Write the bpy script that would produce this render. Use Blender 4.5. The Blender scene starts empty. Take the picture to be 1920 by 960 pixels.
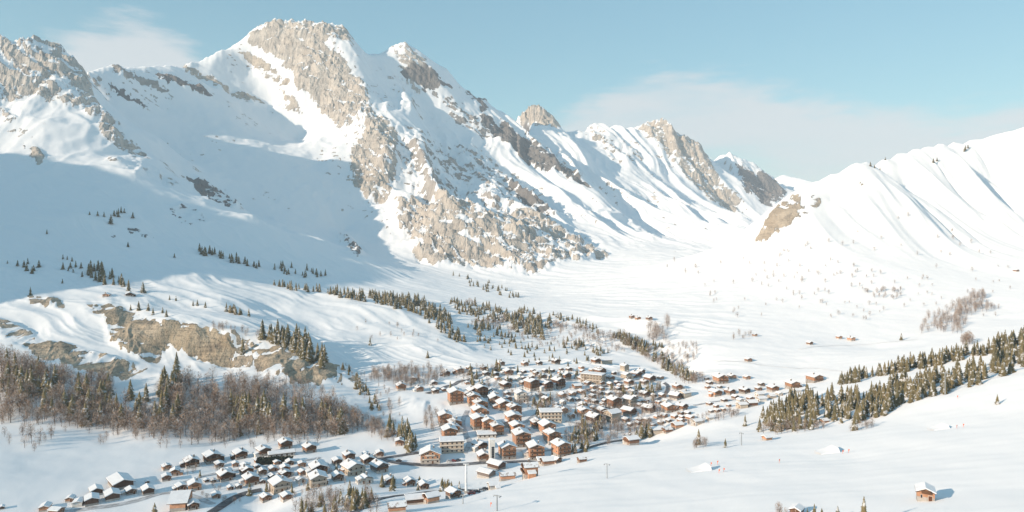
import bpy, math, random
import numpy as np
from mathutils import Vector

S = bpy.context.scene
# ------------------------------------------------------------------ camera
CAMZ, FPX, VH = 150.0, 1280.0, 445.0          # camera height, focal length and horizon in 1920x960 photo pixels
cam_d = bpy.data.cameras.new('camera')
cam_d.sensor_width = 36.0
cam_d.lens = 36.0 * FPX / 1920.0
cam_d.shift_y = -(480.0 - VH) / 1920.0
cam_d.clip_start, cam_d.clip_end = 1.0, 60000.0
cam = bpy.data.objects.new('camera', cam_d)
S.collection.objects.link(cam)
cam.location = (0, 0, CAMZ)
cam.rotation_euler = (math.radians(90), 0, 0)
S.camera = cam

# ------------------------------------------------------------------ sky and sun
SUN_EL = 18.0
HAZE = 0.000058
SKY_GAIN = 1.08
SUN_H = (-0.83, -0.5578)                        # horizontal direction towards the sun
SUN_ROT = math.atan2(SUN_H[0], SUN_H[1])
W = bpy.data.worlds.new('World'); S.world = W; W.use_nodes = True
nt = W.node_tree; N = nt.nodes; L = nt.links
N.clear()
def nd(tree, t, **kw):
    n = tree.nodes.new(t)
    for k, v in kw.items():
        setattr(n, k, v)
    return n
wo = nd(nt, 'ShaderNodeOutputWorld'); bg = nd(nt, 'ShaderNodeBackground')
sky = nd(nt, 'ShaderNodeTexSky', sky_type='NISHITA')
sky.sun_disc = False
sky.sun_elevation = math.radians(SUN_EL); sky.sun_rotation = SUN_ROT
sky.altitude = 2600; sky.air_density = 1.0; sky.dust_density = 0.15; sky.ozone_density = 1.0
bg.inputs['Strength'].default_value = 0.15
def mth(tree, op, a, b=None, c=None, clamp=False):
    n = tree.nodes.new('ShaderNodeMath'); n.operation = op; n.use_clamp = clamp
    for i, x in enumerate((a, b, c)):
        if x is None: continue
        if isinstance(x, (int, float)): n.inputs[i].default_value = x
        else: tree.links.new(x, n.inputs[i])
    return n.outputs[0]
def sstep(tree, x, a, b):
    n = tree.nodes.new('ShaderNodeMapRange'); n.interpolation_type = 'SMOOTHSTEP'
    tree.links.new(x, n.inputs[0]); n.inputs[1].default_value = a; n.inputs[2].default_value = b
    return n.outputs[0]
# a white balance over the whole sky, then thin high cloud veils by direction
wb = nd(nt, 'ShaderNodeMix', data_type='RGBA', blend_type='MULTIPLY')
wb.inputs[0].default_value = 1.0
L.new(sky.outputs[0], wb.inputs[6]); wb.inputs[7].default_value = (0.97, 1.20, 0.95, 1)
lum = nd(nt, 'ShaderNodeRGBToBW'); L.new(wb.outputs[2], lum.inputs[0])
tone = nd(nt, 'ShaderNodeVectorMath', operation='SCALE'); L.new(wb.outputs[2], tone.inputs[0])
L.new(mth(nt, 'MULTIPLY', mth(nt, 'POWER', lum.outputs[0], -0.55), SKY_GAIN), tone.inputs['Scale'])   # even out the sky's own range
tc = nd(nt, 'ShaderNodeTexCoord'); sp = nd(nt, 'ShaderNodeSeparateXYZ'); L.new(tc.outputs['Generated'], sp.inputs[0])
az = mth(nt, 'ARCTAN2', sp.outputs[0], sp.outputs[1]); el = mth(nt, 'ARCSINE', sp.outputs[2])
cmb = nd(nt, 'ShaderNodeCombineXYZ'); L.new(mth(nt, 'MULTIPLY', az, 2.2), cmb.inputs[0]); L.new(mth(nt, 'MULTIPLY', el, 9.0), cmb.inputs[1])
nz = nd(nt, 'ShaderNodeTexNoise'); nz.inputs['Scale'].default_value = 1.6; nz.inputs['Detail'].default_value = 7; nz.inputs['Roughness'].default_value = 0.55
nz.inputs['Distortion'].default_value = 0.4
L.new(cmb.outputs[0], nz.inputs['Vector'])
wisp = nd(nt, 'ShaderNodeTexNoise'); wisp.inputs['Scale'].default_value = 5.0; wisp.inputs['Detail'].default_value = 8; wisp.inputs['Roughness'].default_value = 0.6
L.new(cmb.outputs[0], wisp.inputs['Vector'])
# cloud top undulates round the horizon; veils thin out upwards
TOPC = [0.1507, 0.0031, 0.0066, 0.0069, 0.0105, 0.0095, 0.0098, 0.0081, 0.0047, 0.0016, -0.0029, -0.0078, -0.0101, -0.0147, -0.0146, -0.0982, 0.041, 0.0732, 0.0503]
top = TOPC[0]
for k in range(1, 10):
    ka = mth(nt, 'MULTIPLY', az, float(k))
    top = mth(nt, 'MULTIPLY_ADD', mth(nt, 'COSINE', ka), TOPC[2 * k - 1], top)
    top = mth(nt, 'MULTIPLY_ADD', mth(nt, 'SINE', ka), TOPC[2 * k], top)
d = mth(nt, 'SUBTRACT', mth(nt, 'ADD', top, mth(nt, 'MULTIPLY', mth(nt, 'SUBTRACT', wisp.outputs[0], 0.5), 0.10)), el)
cl = mth(nt, 'MULTIPLY', sstep(nt, d, -0.01, 0.035), sstep(nt, nz.outputs[0], 0.1, 0.55))
cl = mth(nt, 'MULTIPLY', cl, 0.86)
cmx = nd(nt, 'ShaderNodeMix', data_type='RGBA'); L.new(cl, cmx.inputs[0]); L.new(tone.outputs[0], cmx.inputs[6])
cmx.inputs[7].default_value = (2.5, 2.66, 2.76, 1)
L.new(cmx.outputs[2], bg.inputs['Color']); L.new(bg.outputs[0], wo.inputs['Surface'])

sun_d = bpy.data.lights.new('sun', 'SUN'); sun_d.energy = 3.1; sun_d.angle = math.radians(0.5); sun_d.color = (1.0, 0.82, 0.64)
sun = bpy.data.objects.new('sun', sun_d); S.collection.objects.link(sun)
ce = math.cos(math.radians(SUN_EL))
TO_SUN = Vector((SUN_H[0] * ce, SUN_H[1] * ce, math.sin(math.radians(SUN_EL))))
sun.rotation_euler = TO_SUN.to_track_quat('Z', 'Y').to_euler()
sun.location = (-300, -300, 600)

vs = S.view_settings
vs.view_transform = 'Standard'; vs.look = 'None'; vs.gamma = 1.0; vs.use_curve_mapping = False
vs.exposure = 0.88
S.cycles.use_denoising = True
S.cycles.max_bounces = 6; S.cycles.diffuse_bounces = 3; S.cycles.volume_bounces = 1
# ------------------------------------------------------------------ noise
def _h(ix, iy, seed):
    h = (ix.astype(np.int64) * 374761393 + iy.astype(np.int64) * 668265263 + seed * 2147483647 + 1013904223) & 0xffffffff
    h = ((h ^ (h >> 13)) * 1274126177) & 0xffffffff
    return (h ^ (h >> 16)) & 0xffff
_A = np.linspace(0, 2 * np.pi, 65536, endpoint=False)
_GX, _GY = np.cos(_A).astype(np.float32), np.sin(_A).astype(np.float32)
def noise(x, y, seed=0):
    ix = np.floor(x); iy = np.floor(y)
    fx = (x - ix).astype(np.float32); fy = (y - iy).astype(np.float32)
    ix = ix.astype(np.int64); iy = iy.astype(np.int64)
    ux = fx * fx * fx * (fx * (fx * 6 - 15) + 10); uy = fy * fy * fy * (fy * (fy * 6 - 15) + 10)
    def g(dx, dy):
        k = _h(ix + dx, iy + dy, seed)
        return _GX[k] * (fx - dx) + _GY[k] * (fy - dy)
    a = g(0, 0); a = a + ux * (g(1, 0) - a)
    b = g(0, 1); b = b + ux * (g(1, 1) - b)
    return (a + uy * (b - a)) * 1.4
def fbm(x, y, seed, octv=4, gain=0.5):
    r = 0; a = 1.0
    for i in range(octv):
        r = r + a * noise(x * 2 ** i + 17.3 * i, y * 2 ** i - 9.1 * i, seed + i); a *= gain
    return r
def ridged(x, y, seed, octv=4, gain=0.5):
    r = 0; a = 1.0; w = 1.0
    for i in range(octv):
        n = (1 - np.abs(noise(x * 2 ** i + 5.7 * i, y * 2 ** i + 3.3 * i, seed + i))) ** 2
        r = r + a * n * w; w = np.clip(n * 1.4, 0, 1); a *= gain
    return r
def smooth(a, b, x):
    t = np.clip((x - a) / (b - a), 0, 1); return t * t * (3 - 2 * t)

# ------------------------------------------------------------------ terrain: survey points (bearing u, height v seen at distance Y)
PTS = []
def P(*a):
    for u, v, Y in a: PTS.append(((u - 960) / FPX * Y, Y, CAMZ + (VH - v) / FPX * Y))
def R(drop, back, *a):                              # a ridge line with the ground falling away behind it
    a = [tuple(p_ + (q_ - p_) * k / n for p_, q_ in zip(a[i], a[i + 1])) for i in range(len(a) - 1) for n in [max(1, int(abs(a[i + 1][0] - a[i][0]) / 22))] for k in range(n)] + [a[-1]]
    P(*a)
    for u, v, Y in a:
        x, y, z = (u - 960) / FPX * Y, Y, CAMZ + (VH - v) / FPX * Y
        PTS.append((x * (Y + back) / Y, Y + back, z - drop))
# ski slope in front
P((700,958,300),(860,945,320),(1010,892,370),(1180,852,410),(1300,830,430),(1450,824,430),(1640,790,440),(1760,748,450),(1920,705,460),(2100,650,480),(2400,600,500))
P((1735,930,230),(1400,950,240),(1000,965,270),(1920,960,190),(1920,850,280),(1600,865,330),(1300,885,330),(1150,910,320),(1780,830,330),(2300,900,220),(2500,750,320))
PTS += [(0,0,92),(150,0,110),(400,0,130),(-150,0,45),(-400,0,20),(-800,0,40),(0,100,78),(80,110,82),(-100,150,36),(-150,250,12),(700,100,140),(60,170,66),(600,300,130),(800,450,160)]
# field and tree strips behind it, the plain
P((1590,718,600),(1750,690,600),(1920,650,600),(1700,672,650),(1920,622,660),(2100,590,650),(1450,790,520),(1560,760,530),(1700,722,540),(1850,690,540))
P((1650,655,850),(1500,690,750),(1520,650,850),(1400,680,780),(1350,700,730),(1300,640,880),(1900,600,950),(1800,580,1050),(1700,570,1100),(1500,580,1100),(1300,580,1150),(1200,600,1050),(1420,755,600),(1350,790,540),(1250,830,470))
# hill on the right
R(130, 260, (1450,398,1500),(1500,355,1540),(1560,325,1600),(1600,303,1650),(1625,302,1690),(1660,292,1760),(1760,266,1980),(1840,262,2150),(1920,246,2300),(2050,220,2450),(2250,190,2500),(2500,170,2450))
P((1420,452,1490),(1500,540,1230),(1350,520,1400),(1500,470,1390),(1600,430,1470),(1700,380,1700),(1600,500,1290),(1750,480,1420),(1850,430,1640),(1900,520,1300),(1850,350,1930),(1920,400,1800),(1680,330,1730),(1560,380,1530),(2100,450,1650),(2300,420,1600),(2200,560,1000))
# valley head
P((1300,470,2000),(1200,480,1900),(1150,520,1600),(1100,560,1350),(1030,555,1450),(1000,514,1740),(880,502,1790),(790,492,1840),(1120,488,1930),(1250,442,2500),(1330,440,2750),(1400,432,3000),(1400,420,3300))
# lower buttress
P((830,380,1990),(930,402,1980),(1000,432,1960),(1090,472,1970),(880,440,1900),(960,460,1880))
# main mountain: skyline, left to right
R(260, 350, (165,132,2150),(210,122,2300),(260,126,2460),(330,122,2700),(385,105,2900),(440,80,3050),(470,58,3080),(500,42,3090),(520,40,3100),(560,43,3100),(600,46,3100),(640,58,3120),(665,78,3150),(680,96,3170),(705,102,3220),(735,88,3250),(760,80,3250),(785,90,3270),(805,106,3300),(840,128,3350),(870,165,3400),(920,202,3450),(970,236,3480))
# rib dividing the lit face from the ribbed flank, gully, bowl
P((655,110,2950),(690,165,2780),(715,195,2690),(740,228,2600),(742,280,2470),(742,335,2340),(755,385,2170),(775,440,2010))
P((560,150,2870),(620,240,2660),(660,320,2430),(700,385,2240),(640,425,2080),(700,455,1990),(560,265,2720),(510,200,2880),(470,130,3000))
P((430,190,2640),(300,205,2330),(300,300,2000),(500,350,2080),(400,400,1800),(400,290,2180),(250,250,2080),(560,405,1980),(600,390,2080),(500,290,2300),(470,215,2700),(545,285,2440),(610,350,2230),(380,160,2750))
# ribbed flank, right side
P((770,180,3130),(800,230,2980),(830,290,2780),(850,340,2470),(900,330,2760),(880,260,3060),(960,380,2520),(1020,410,2420),(1060,445,2230))
P((860,165,3320),(905,215,3230),(950,258,3180),(1020,308,3060),(1085,350,2930),(1000,276,3330),(1050,300,3200),(1095,336,3020),(1114,362,2900),(1000,345,2880),(1050,385,2680),(1120,420,2480),(1180,450,2300))
P((1000,240,3700),(1050,262,3640),(1100,286,3540),(1180,334,3380),(1238,376,3230),(1120,345,3280),(1180,385,3100),(1150,400,2850))
# far walls
R(150, 250, (975,224,3900),(990,212,3960),(1010,206,4000),(1035,222,4000),(1055,237,4000),(1080,246,4050),(1110,232,4200),(1150,238,4250),(1190,238,4300),(1210,231,4300),(1245,234,4300),(1280,262,4300),(1320,285,4300),(1338,302,4300),(1350,292,4700),(1400,296,4700),(1440,326,4700),(1465,326,5200),(1500,334,5200),(1530,350,5200),(1600,360,5200))
P((1100,262,3950),(1150,310,3650),(1250,330,3900),(1300,350,3850),(1340,390,3700),(1270,390,3400),(1390,392,3900),(1420,425,3700),(1430,360,4500),(1480,380,4500),(1330,420,3100),(1230,300,4000),(1390,330,4500))
# peak on the left with its spur
R(120, 160, (-500,60,1750),(-300,40,1800),(-150,80,1850),(-60,100,1880),(0,90,1900),(40,84,1930),(68,75,1950),(95,90,1950),(120,105,1950),(150,123,1950))
P((165,160,1880),(185,205,1800),(230,250,1740),(282,292,1690),(330,340,1560),(400,382,1500),(470,402,1460))
P((300,260,1960),(350,320,1850),(420,370,1720))
P((0,200,1700),(100,180,1770),(0,290,1500),(100,290,1500),(200,292,1580),(150,235,1660),(0,380,1250),(150,400,1200),(300,440,1250),(0,460,1050),(150,470,1050),(400,470,1250),(550,500,1300),(650,520,1350),(700,500,1500),(600,445,1640),(500,432,1580),(800,532,1440),(-300,300,1400),(-300,480,1000),(-600,350,1200),(-600,520,800))
# plateau, hump, slopes above the village
P((30,490,1000),(200,520,950),(60,545,870),(230,552,850),(340,500,1060),(450,520,1080),(480,528,1080),(380,510,1020),(600,570,950),(750,600,900),(850,640,850),(900,668,800),(500,580,900),(600,620,850),(700,650,800),(800,682,750),(420,560,870),(350,580,830),(300,570,830))
P((560,543,1010),(650,553,985),(750,575,955),(830,605,920),(920,660,850),(900,570,1250),(800,560,1200),(700,542,1240),(950,620,1050),(1000,590,1150),(1000,640,950),(1100,640,950),(1150,622,1000),(620,552,1150),(740,572,1110),(840,600,1060))
PTS += [(x, y, z - 12) for x, y, z in [((u-960)/FPX*Y, Y, CAMZ+(VH-v)/FPX*Y) for u, v, Y in ((1180,612,1040),(1240,650,905),(1285,690,810))]]
P((1200,690,770),(1340,680,800))
# village
P((900,692,735),(1000,690,740),(1100,690,745),(850,730,670),(1000,740,655),(1150,730,685),(1250,745,660),(880,780,590),(1000,800,560),(1050,850,500),(950,850,500),(800,850,500),(1350,740,650),(1450,722,680),(1300,775,590))
PTS += [(110,540,-14),(30,500,-14),(-60,455,-14),(-150,400,-14),(-220,340,-14),(-350,280,-16)]
P((960,895,440),(880,915,420))
# lower hamlet and the fields
P((640,872,470),(600,905,435),(500,852,500),(540,830,530),(400,872,480),(250,905,440),(100,955,395),(400,955,390),(50,870,470),(100,830,515),(300,822,530),(550,930,410),(-200,900,420),(-200,780,560))
# forest slope and cliffs
P((0,790,550),(200,820,540),(400,820,548),(600,812,555),(0,645,680),(100,692,640),(300,702,650),(200,760,590),(450,702,660),(550,722,640),(640,745,625),(700,785,590),(760,765,615),(750,722,680),(680,692,722),(-300,620,700))
P((310,604,740),(370,615,735),(430,625,732),(310,660,722),(370,672,718),(430,690,710),(50,562,805),(170,574,790),(240,585,780),(50,622,735),(200,640,725),(500,640,735),(600,690,690),(560,652,738),(640,700,705))
PTS = np.array(PTS, dtype=np.float64)

def rbf_fit(p):
    q = p[:, :2] / 1000.0
    n = len(q)
    D = np.sqrt(((q[:, None] - q[None]) ** 2).sum(-1) + 1e-6)
    A = np.zeros((n + 3, n + 3)); A[:n, :n] = D; A[:n, n] = 1; A[:n, n + 1:] = q; A[n, :n] = 1; A[n + 1:, :n] = q.T
    A[:n, :n] += np.eye(n) * -0.0008
    return np.linalg.solve(A, np.r_[p[:, 2], 0, 0, 0]), q
RW, RQ = rbf_fit(PTS)
def rbf(x, y):
    sh = x.shape; x = (x.ravel() / 1000.0).astype(np.float32); y = (y.ravel() / 1000.0).astype(np.float32)
    out = np.empty(x.size, np.float32)
    for i in range(0, x.size, 40000):
        a, b = x[i:i + 40000], y[i:i + 40000]
        Dm = np.sqrt((a[:, None] - RQ[:, 0].astype(np.float32)) ** 2 + (b[:, None] - RQ[:, 1].astype(np.float32)) ** 2 + 1e-6)
        out[i:i + 40000] = Dm @ RW[:-3].astype(np.float32) + RW[-3] + RW[-2] * a + RW[-1] * b
    return out.reshape(sh)

Q = 1.0                                               # grid coarseness (1 = final)
UC = np.r_[np.arange(-700, -60, 14.0), np.arange(-60, 1980, 2.4 * Q), np.arange(1980, 2620, 14.0)]
YR = np.r_[np.arange(50, 200, 4.0 * Q), np.arange(200, 688, 3.0 * Q), np.arange(688, 812, 1.1 * Q), np.arange(812, 1500, 4.0 * Q), np.arange(1500, 3500, 5.5 * Q), np.arange(3500, 5700, 13.0 * Q)]
# coarse evaluation of the survey surface, then bicubic-ish upsampling along both axes
def coarse(a, k): return np.unique(np.r_[np.arange(0, len(a), k), len(a) - 1])
ci, ri = coarse(UC, 4), coarse(YR, 4)
cx = (UC[ci][None, :] - 960) / FPX * YR[ri][:, None]; cy = np.repeat(YR[ri][:, None], len(ci), 1)
Zc = rbf(cx, cy).astype(np.float64)
Zc = np.stack([np.interp(np.arange(len(UC)), ci, r) for r in Zc])
ZB = np.stack([np.interp(np.arange(len(YR)), ri, Zc[:, j]) for j in range(len(UC))], 1)
X = (UC[None, :] - 960) / FPX * YR[:, None]; Y = np.repeat(YR[:, None], len(UC), 1)
U = np.repeat(UC[None, :], len(YR), 0); V = VH - (ZB - CAMZ) / Y * FPX

# ------------------------------------------------------------------ rock outcrops (where bare rock stands out of the snow)
# density, nearest and farthest distance, tint (positive ochre, negative painted shade), outline
ROCK = [
 (.70,1450,2150,0,[(-60,95),(0,88),(40,78),(75,70),(110,95),(150,118),(172,165),(190,205),(225,245),(265,280),(287,299),(240,290),(200,270),(150,212),(110,198),(60,192),(0,192),(-60,195)]),
 (.60,1300,2000,0,[(-40,195),(40,215),(92,245),(80,252),(0,228)]),
 (.75,1300,2000,.2,[(38,272),(90,288),(102,306),(60,302)]),
 (.55,1300,2000,0,[(130,265),(170,283),(165,290)]),
 (.62,1300,2000,0,[(170,285),(240,300),(330,335),(345,348),(290,345),(220,325)]),
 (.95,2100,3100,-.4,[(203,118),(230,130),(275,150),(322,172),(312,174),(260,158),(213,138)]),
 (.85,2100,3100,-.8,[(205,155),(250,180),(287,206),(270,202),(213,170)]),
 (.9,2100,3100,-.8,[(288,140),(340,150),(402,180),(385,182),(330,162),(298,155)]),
 (.85,2200,3200,.3,[(335,116),(370,128),(375,138),(430,162),(470,178),(505,196),(455,192),(400,162),(345,132)]),
 (.82,2000,3200,.15,[(463,67),(500,44),(560,42),(640,55),(665,80),(640,85),(622,78),(612,84),(640,112),(690,165),(694,190),(742,222),(742,290),(738,348),(720,350),(680,320),(660,300),(668,270),(688,240),(675,203),(655,238),(640,242),(620,228),(590,190),(560,172),(545,132),(510,106),(470,82)]),
 (.62,2300,3200,.4,[(440,84),(500,118),(552,160),(540,168),(470,127)]),
 (.7,2300,3200,.3,[(522,163),(560,198),(568,212),(540,207)]),
 (.82,1900,2700,.25,[(655,298),(742,290),(742,350),(722,392),(690,386),(658,350)]),
 (.80,1700,2300,.15,[(745,390),(790,373),(850,378),(900,392),(960,398),(1020,420),(1062,450),(1082,475),(1050,492),(1000,518),(960,507),(900,503),(860,498),(800,494),(768,482),(790,465),(748,430)]),
 (.78,1700,2400,.1,[(1000,420),(1100,458),(1145,486),(1070,492),(1050,460)]),
 (.60,1900,3000,-.35,[(690,212),(760,232),(830,268),(900,298),(960,350),(1060,425),(960,402),(850,372),(780,372),(745,300)]),
 (.52,2000,3000,0,[(840,268),(920,288),(985,330),(960,347),(880,322)]),
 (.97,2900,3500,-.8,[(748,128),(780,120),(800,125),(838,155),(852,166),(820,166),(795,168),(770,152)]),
 (.52,2900,3500,.1,[(730,88),(765,80),(800,110),(812,126),(770,130),(733,116)]),
 (.55,2900,3300,.1,[(610,50),(650,60),(675,95),(650,100),(625,90)]),
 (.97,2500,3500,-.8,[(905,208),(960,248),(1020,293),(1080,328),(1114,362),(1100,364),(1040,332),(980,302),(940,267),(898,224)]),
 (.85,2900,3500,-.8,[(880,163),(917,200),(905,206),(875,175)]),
 (.58,2500,3500,0,[(970,248),(1050,293),(1092,335),(1040,317)]),
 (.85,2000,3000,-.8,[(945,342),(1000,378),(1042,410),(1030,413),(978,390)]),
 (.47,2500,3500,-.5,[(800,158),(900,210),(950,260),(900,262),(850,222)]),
 (.45,2100,3300,0,[(700,110),(790,170),(860,260),(820,260),(740,190)]),
 (.95,3600,4300,.3,[(973,224),(990,209),(1010,203),(1054,235),(1040,247),(1000,242),(973,237)]),
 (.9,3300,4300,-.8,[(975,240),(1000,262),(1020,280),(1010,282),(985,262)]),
 (.70,3600,4500,.3,[(1095,233),(1120,233),(1142,260),(1172,290),(1202,312),(1160,302),(1120,272)]),
 (.82,3400,4500,.25,[(1193,233),(1240,231),(1282,260),(1332,290),(1342,330),(1352,350),(1395,382),(1380,392),(1330,377),(1290,342),(1260,302),(1240,272),(1198,246)]),
 (.55,3400,4500,.25,[(1130,258),(1180,263),(1250,300),(1240,312),(1180,312),(1140,302)]),
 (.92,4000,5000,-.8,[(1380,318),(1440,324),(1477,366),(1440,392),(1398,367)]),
 (.5,4300,5400,0,[(1346,293),(1400,296),(1440,325),(1380,317)]),
 (.5,4600,5500,.3,[(1462,340),(1500,345),(1490,360)]),
 (.62,2900,3600,0,[(1168,358),(1235,363),(1243,377),(1175,382)]),
 (.48,1900,3000,0,[(1185,420),(1240,430),(1260,445),(1210,450)]),
 (.90,1300,1800,.7,[(1418,454),(1438,405),(1468,374),(1500,360),(1507,385),(1482,420),(1452,442)]),
 (.62,1300,1800,.7,[(1480,400),(1530,360),(1540,380),(1500,430)]),
 (.8,1400,1900,.9,[(1603,341),(1622,353),(1618,360)]),
 (.45,1500,1900,.4,[(1800,275),(1830,290),(1820,300),(1800,290)]),
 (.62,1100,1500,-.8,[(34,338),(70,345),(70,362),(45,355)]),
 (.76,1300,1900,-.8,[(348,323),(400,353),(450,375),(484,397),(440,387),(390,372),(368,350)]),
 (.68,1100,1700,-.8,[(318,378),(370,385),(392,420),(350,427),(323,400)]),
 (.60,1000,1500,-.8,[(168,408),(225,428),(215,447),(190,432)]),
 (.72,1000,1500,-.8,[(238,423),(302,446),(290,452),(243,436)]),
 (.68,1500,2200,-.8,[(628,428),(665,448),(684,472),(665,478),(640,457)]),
 (.99,600,850,1,[(302,602),(350,610),(432,624),(440,692),(400,682),(340,657),(308,642)]),
 (.80,600,850,.9,[(160,570),(220,573),(300,603),(322,650),(290,682),(240,662),(210,642),(200,600)]),
 (.84,560,850,.9,[(40,632),(130,648),(200,668),(282,690),(230,712),(140,692),(60,662)]),
 (.72,600,900,.8,[(48,556),(110,558),(122,576),(60,572)]),
 (.74,560,850,.7,[(-60,590),(0,600),(60,620),(80,652),(0,632),(-60,625)]),
 (.68,560,850,.9,[(468,638),(520,648),(560,668),(640,688),(642,722),(560,722),(480,692)]),
 (.75,560,850,.7,[(438,624),(472,635),(472,682),(440,692)]),
 (.5,560,800,.5,[(648,678),(702,740),(690,752),(640,702)]),
 (.42,540,750,.3,[(738,738),(830,753),(872,780),(820,792),(758,772)]),
]
def inpoly(u, v, poly):
    r = np.zeros(u.shape, bool); n = len(poly)
    for i in range(n):
        (x1, y1), (x2, y2) = poly[i], poly[(i + 1) % n]
        if y1 == y2: continue
        c = ((y1 > v) != (y2 > v)) & (u < (x2 - x1) * (v - y1) / (y2 - y1) + x1)
        r ^= c
    return r
wx, wy = U / 26.0, V / 26.0
sc = np.clip(Y / 1500.0, .35, 2)
du = fbm(X / (26 * sc), (ZB + Y * .6) / (26 * sc), 11, 4, .6); dv = fbm(X / (26 * sc) + 50, (ZB + Y * .6) / (26 * sc), 31, 4, .6)
RM = np.zeros(U.shape, np.float32); TINT = np.zeros(U.shape, np.float32)
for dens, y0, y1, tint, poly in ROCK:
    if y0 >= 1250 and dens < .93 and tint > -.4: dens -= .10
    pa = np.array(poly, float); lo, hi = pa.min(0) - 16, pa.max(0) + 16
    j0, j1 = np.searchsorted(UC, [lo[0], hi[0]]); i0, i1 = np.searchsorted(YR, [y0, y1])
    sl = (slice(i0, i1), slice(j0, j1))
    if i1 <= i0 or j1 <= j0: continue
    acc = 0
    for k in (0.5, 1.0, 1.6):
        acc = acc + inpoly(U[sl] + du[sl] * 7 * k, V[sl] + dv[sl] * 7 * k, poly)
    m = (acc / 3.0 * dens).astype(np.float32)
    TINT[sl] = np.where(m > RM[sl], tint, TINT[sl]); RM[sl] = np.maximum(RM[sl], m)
# ------------------------------------------------------------------ relief
slopeY = np.gradient(ZB, axis=0) / np.gradient(YR)[:, None]
q = ZB + 0.75 * X + 0.15 * Y                          # bedding: the layers dip to the right
led = noise(q / 30.0, X / 300.0, 71) + .8 * noise(q / 13.0, X / 160.0, 72)
crag = fbm(X / 38.0, (ZB + .7 * Y) / 38.0, 81, 5, .62)
far = smooth(900, 1500, Y)
mount = smooth(1150, 1700, Y) * smooth(60, 260, ZB + 40)
hillR = smooth(1250, 1500, Y) * smooth(1330, 1450, U) * (1 - smooth(2100, 2500, Y))
steep = smooth(.12, .6, np.abs(slopeY))
Z = ZB.copy()
gul = ridged(X / 330.0 + .3 * noise(X / 200, Y / 200, 5), Y / 620.0, 21, 4, .48)
bowl = smooth(-100, 100, U) * (1 - smooth(520, 660, U)) * smooth(1800, 2000, Y)
flank = smooth(640, 740, U) * (1 - smooth(1380, 1450, U)) * smooth(1950, 2250, Y)
rib = ridged((.9 * X + .4 * Y) / 250.0 + .35 * noise(X / 260, Y / 260, 6), (.4 * X - .9 * Y) / 1300.0, 24, 4, .5)
Z += mount * (1 - hillR) * (gul - .9) * 24 * (.3 + .7 * steep) * (1 - .7 * bowl) * (1 - .6 * flank)
Z += mount * flank * (rib - .95) * 52 * (1 - .75 * smooth(3020, 3250, Y) * (1 - smooth(900, 980, U)))
Z += mount * (1 - hillR) * fbm(X / 70.0, Y / 90.0, 41, 3) * 4
flu = ridged((X * .85 + Y * .3) / 130.0, (Y - X * .3) / 700.0, 51, 3, .5)
yr = np.interp(UC, [1420,1450,1500,1560,1600,1660,1760,1840,1920,2050,2250,2500], [1490,1500,1540,1600,1650,1760,1980,2150,2300,2450,2500,2450])[None, :]
gl = 1 - np.abs(noise((X * .93 + Y * .36) / 95.0 + .35 * noise(X / 130, Y / 130, 8), (Y - X * .3) / 900.0, 53))
Z += hillR * ((flu - .8) * 30 - 16 * gl ** 7) * smooth(60, 200, ZB) * smooth(20, 240, yr - Y)
big = (.26 + .74 * smooth(1350, 1750, Y)) * (1 - .75 * hillR)
def blur(a, n):
    for ax in (0, 1):
        c = np.cumsum(np.pad(a, [(n + 1, n) if i == ax else (0, 0) for i in (0, 1)], mode='edge'), axis=ax)
        a = (np.take(c, range(2 * n + 1, c.shape[ax]), ax) - np.take(c, range(0, c.shape[ax] - 2 * n - 1), ax)) / (2 * n + 1)
    return a
rk = smooth(.12, .70, np.minimum(blur(RM.astype(np.float64), 7) * 1.15, 1))
cr = ridged(X / 120.0 + .25 * led, Y / 190.0, 61, 5, .58) - .9
pil = ridged(X / 46.0, Y / 150.0 + .2 * crag, 66, 4, .6) - .9
pil2 = ridged(X / 19.0, Y / 50.0, 68, 3, .6) - .9
Z += rk * cr * 17 * big
Z += rk * (6 * led * far + 2.5 * crag + 6 * pil * far + 4 * pil * (1 - far) + 2.5 * pil2) * big
# folds and furrows in the meadows, drifts
mead = (1 - mount) * smooth(560, 760, Y) * smooth(.03, .1, np.abs(slopeY) + .02) * (1 - smooth(1250, 1500, U))
fur = ridged((X * .55 + Y * .83) / 34.0 + .5 * noise(X / 90, Y / 90, 7), (X * .83 - Y * .55) / 210.0, 91, 3, .5) - .85
Z += mead * fur * 2.6 * (1 - rk)
Z += (1 - mount) * fbm(X / 60.0, Y / 60.0, 101, 3) * 1.1 * smooth(150, 300, Y)
Z += mount * (1 - rk) * fbm(X / 26.0, Y / 40.0, 43, 3) * .9
Z += .34 * noise((X * .25 + Y) / 5.5, (X - .25 * Y) / 90.0, 113) * (Y < 520) * (U > 900)
Z += fbm(X / 16.0, Y / 16.0, 111, 3) * np.where(Y < 560, .16, .3)
# bare rock where the ground is steep enough to shed its snow
ZX = np.gradient(Z, axis=1) / (np.gradient(UC)[None, :] / FPX * Y)
ZY = np.gradient(Z, axis=0) / np.gradient(YR)[:, None] - ZX * X / Y
slope = np.clip(np.hypot(ZX, ZY), 0, 3)
val = (RM - .62) * 1.5 + (slope - 1.0) * .34 * np.where(Y > 1300, 1, .8) + crag * .34 + led * .36 * far + (Y < 900) * (.20 + .75 * noise(ZB / 4.2 + .5 * noise(X / 40, Y / 40, 9), X / 55.0, 75) + .35 * fbm(X / 9.0, ZB / 5.0, 77, 3))
rock = smooth(-.34, .46, val) * (RM > .02)
spk = fbm(X / 22.0, (ZB + .7 * Y) / 22.0, 83, 3, .6) + .35 * led
rock = np.maximum(rock, smooth(.86, 1.1, spk + .38 * slope) * mount * (1 - hillR) * (RM < .02) * .9 * smooth(.0, .35, fbm(X / 230.0, Y / 300.0, 87, 3)))
V = VH - (Z - CAMZ) / Y * FPX

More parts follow.
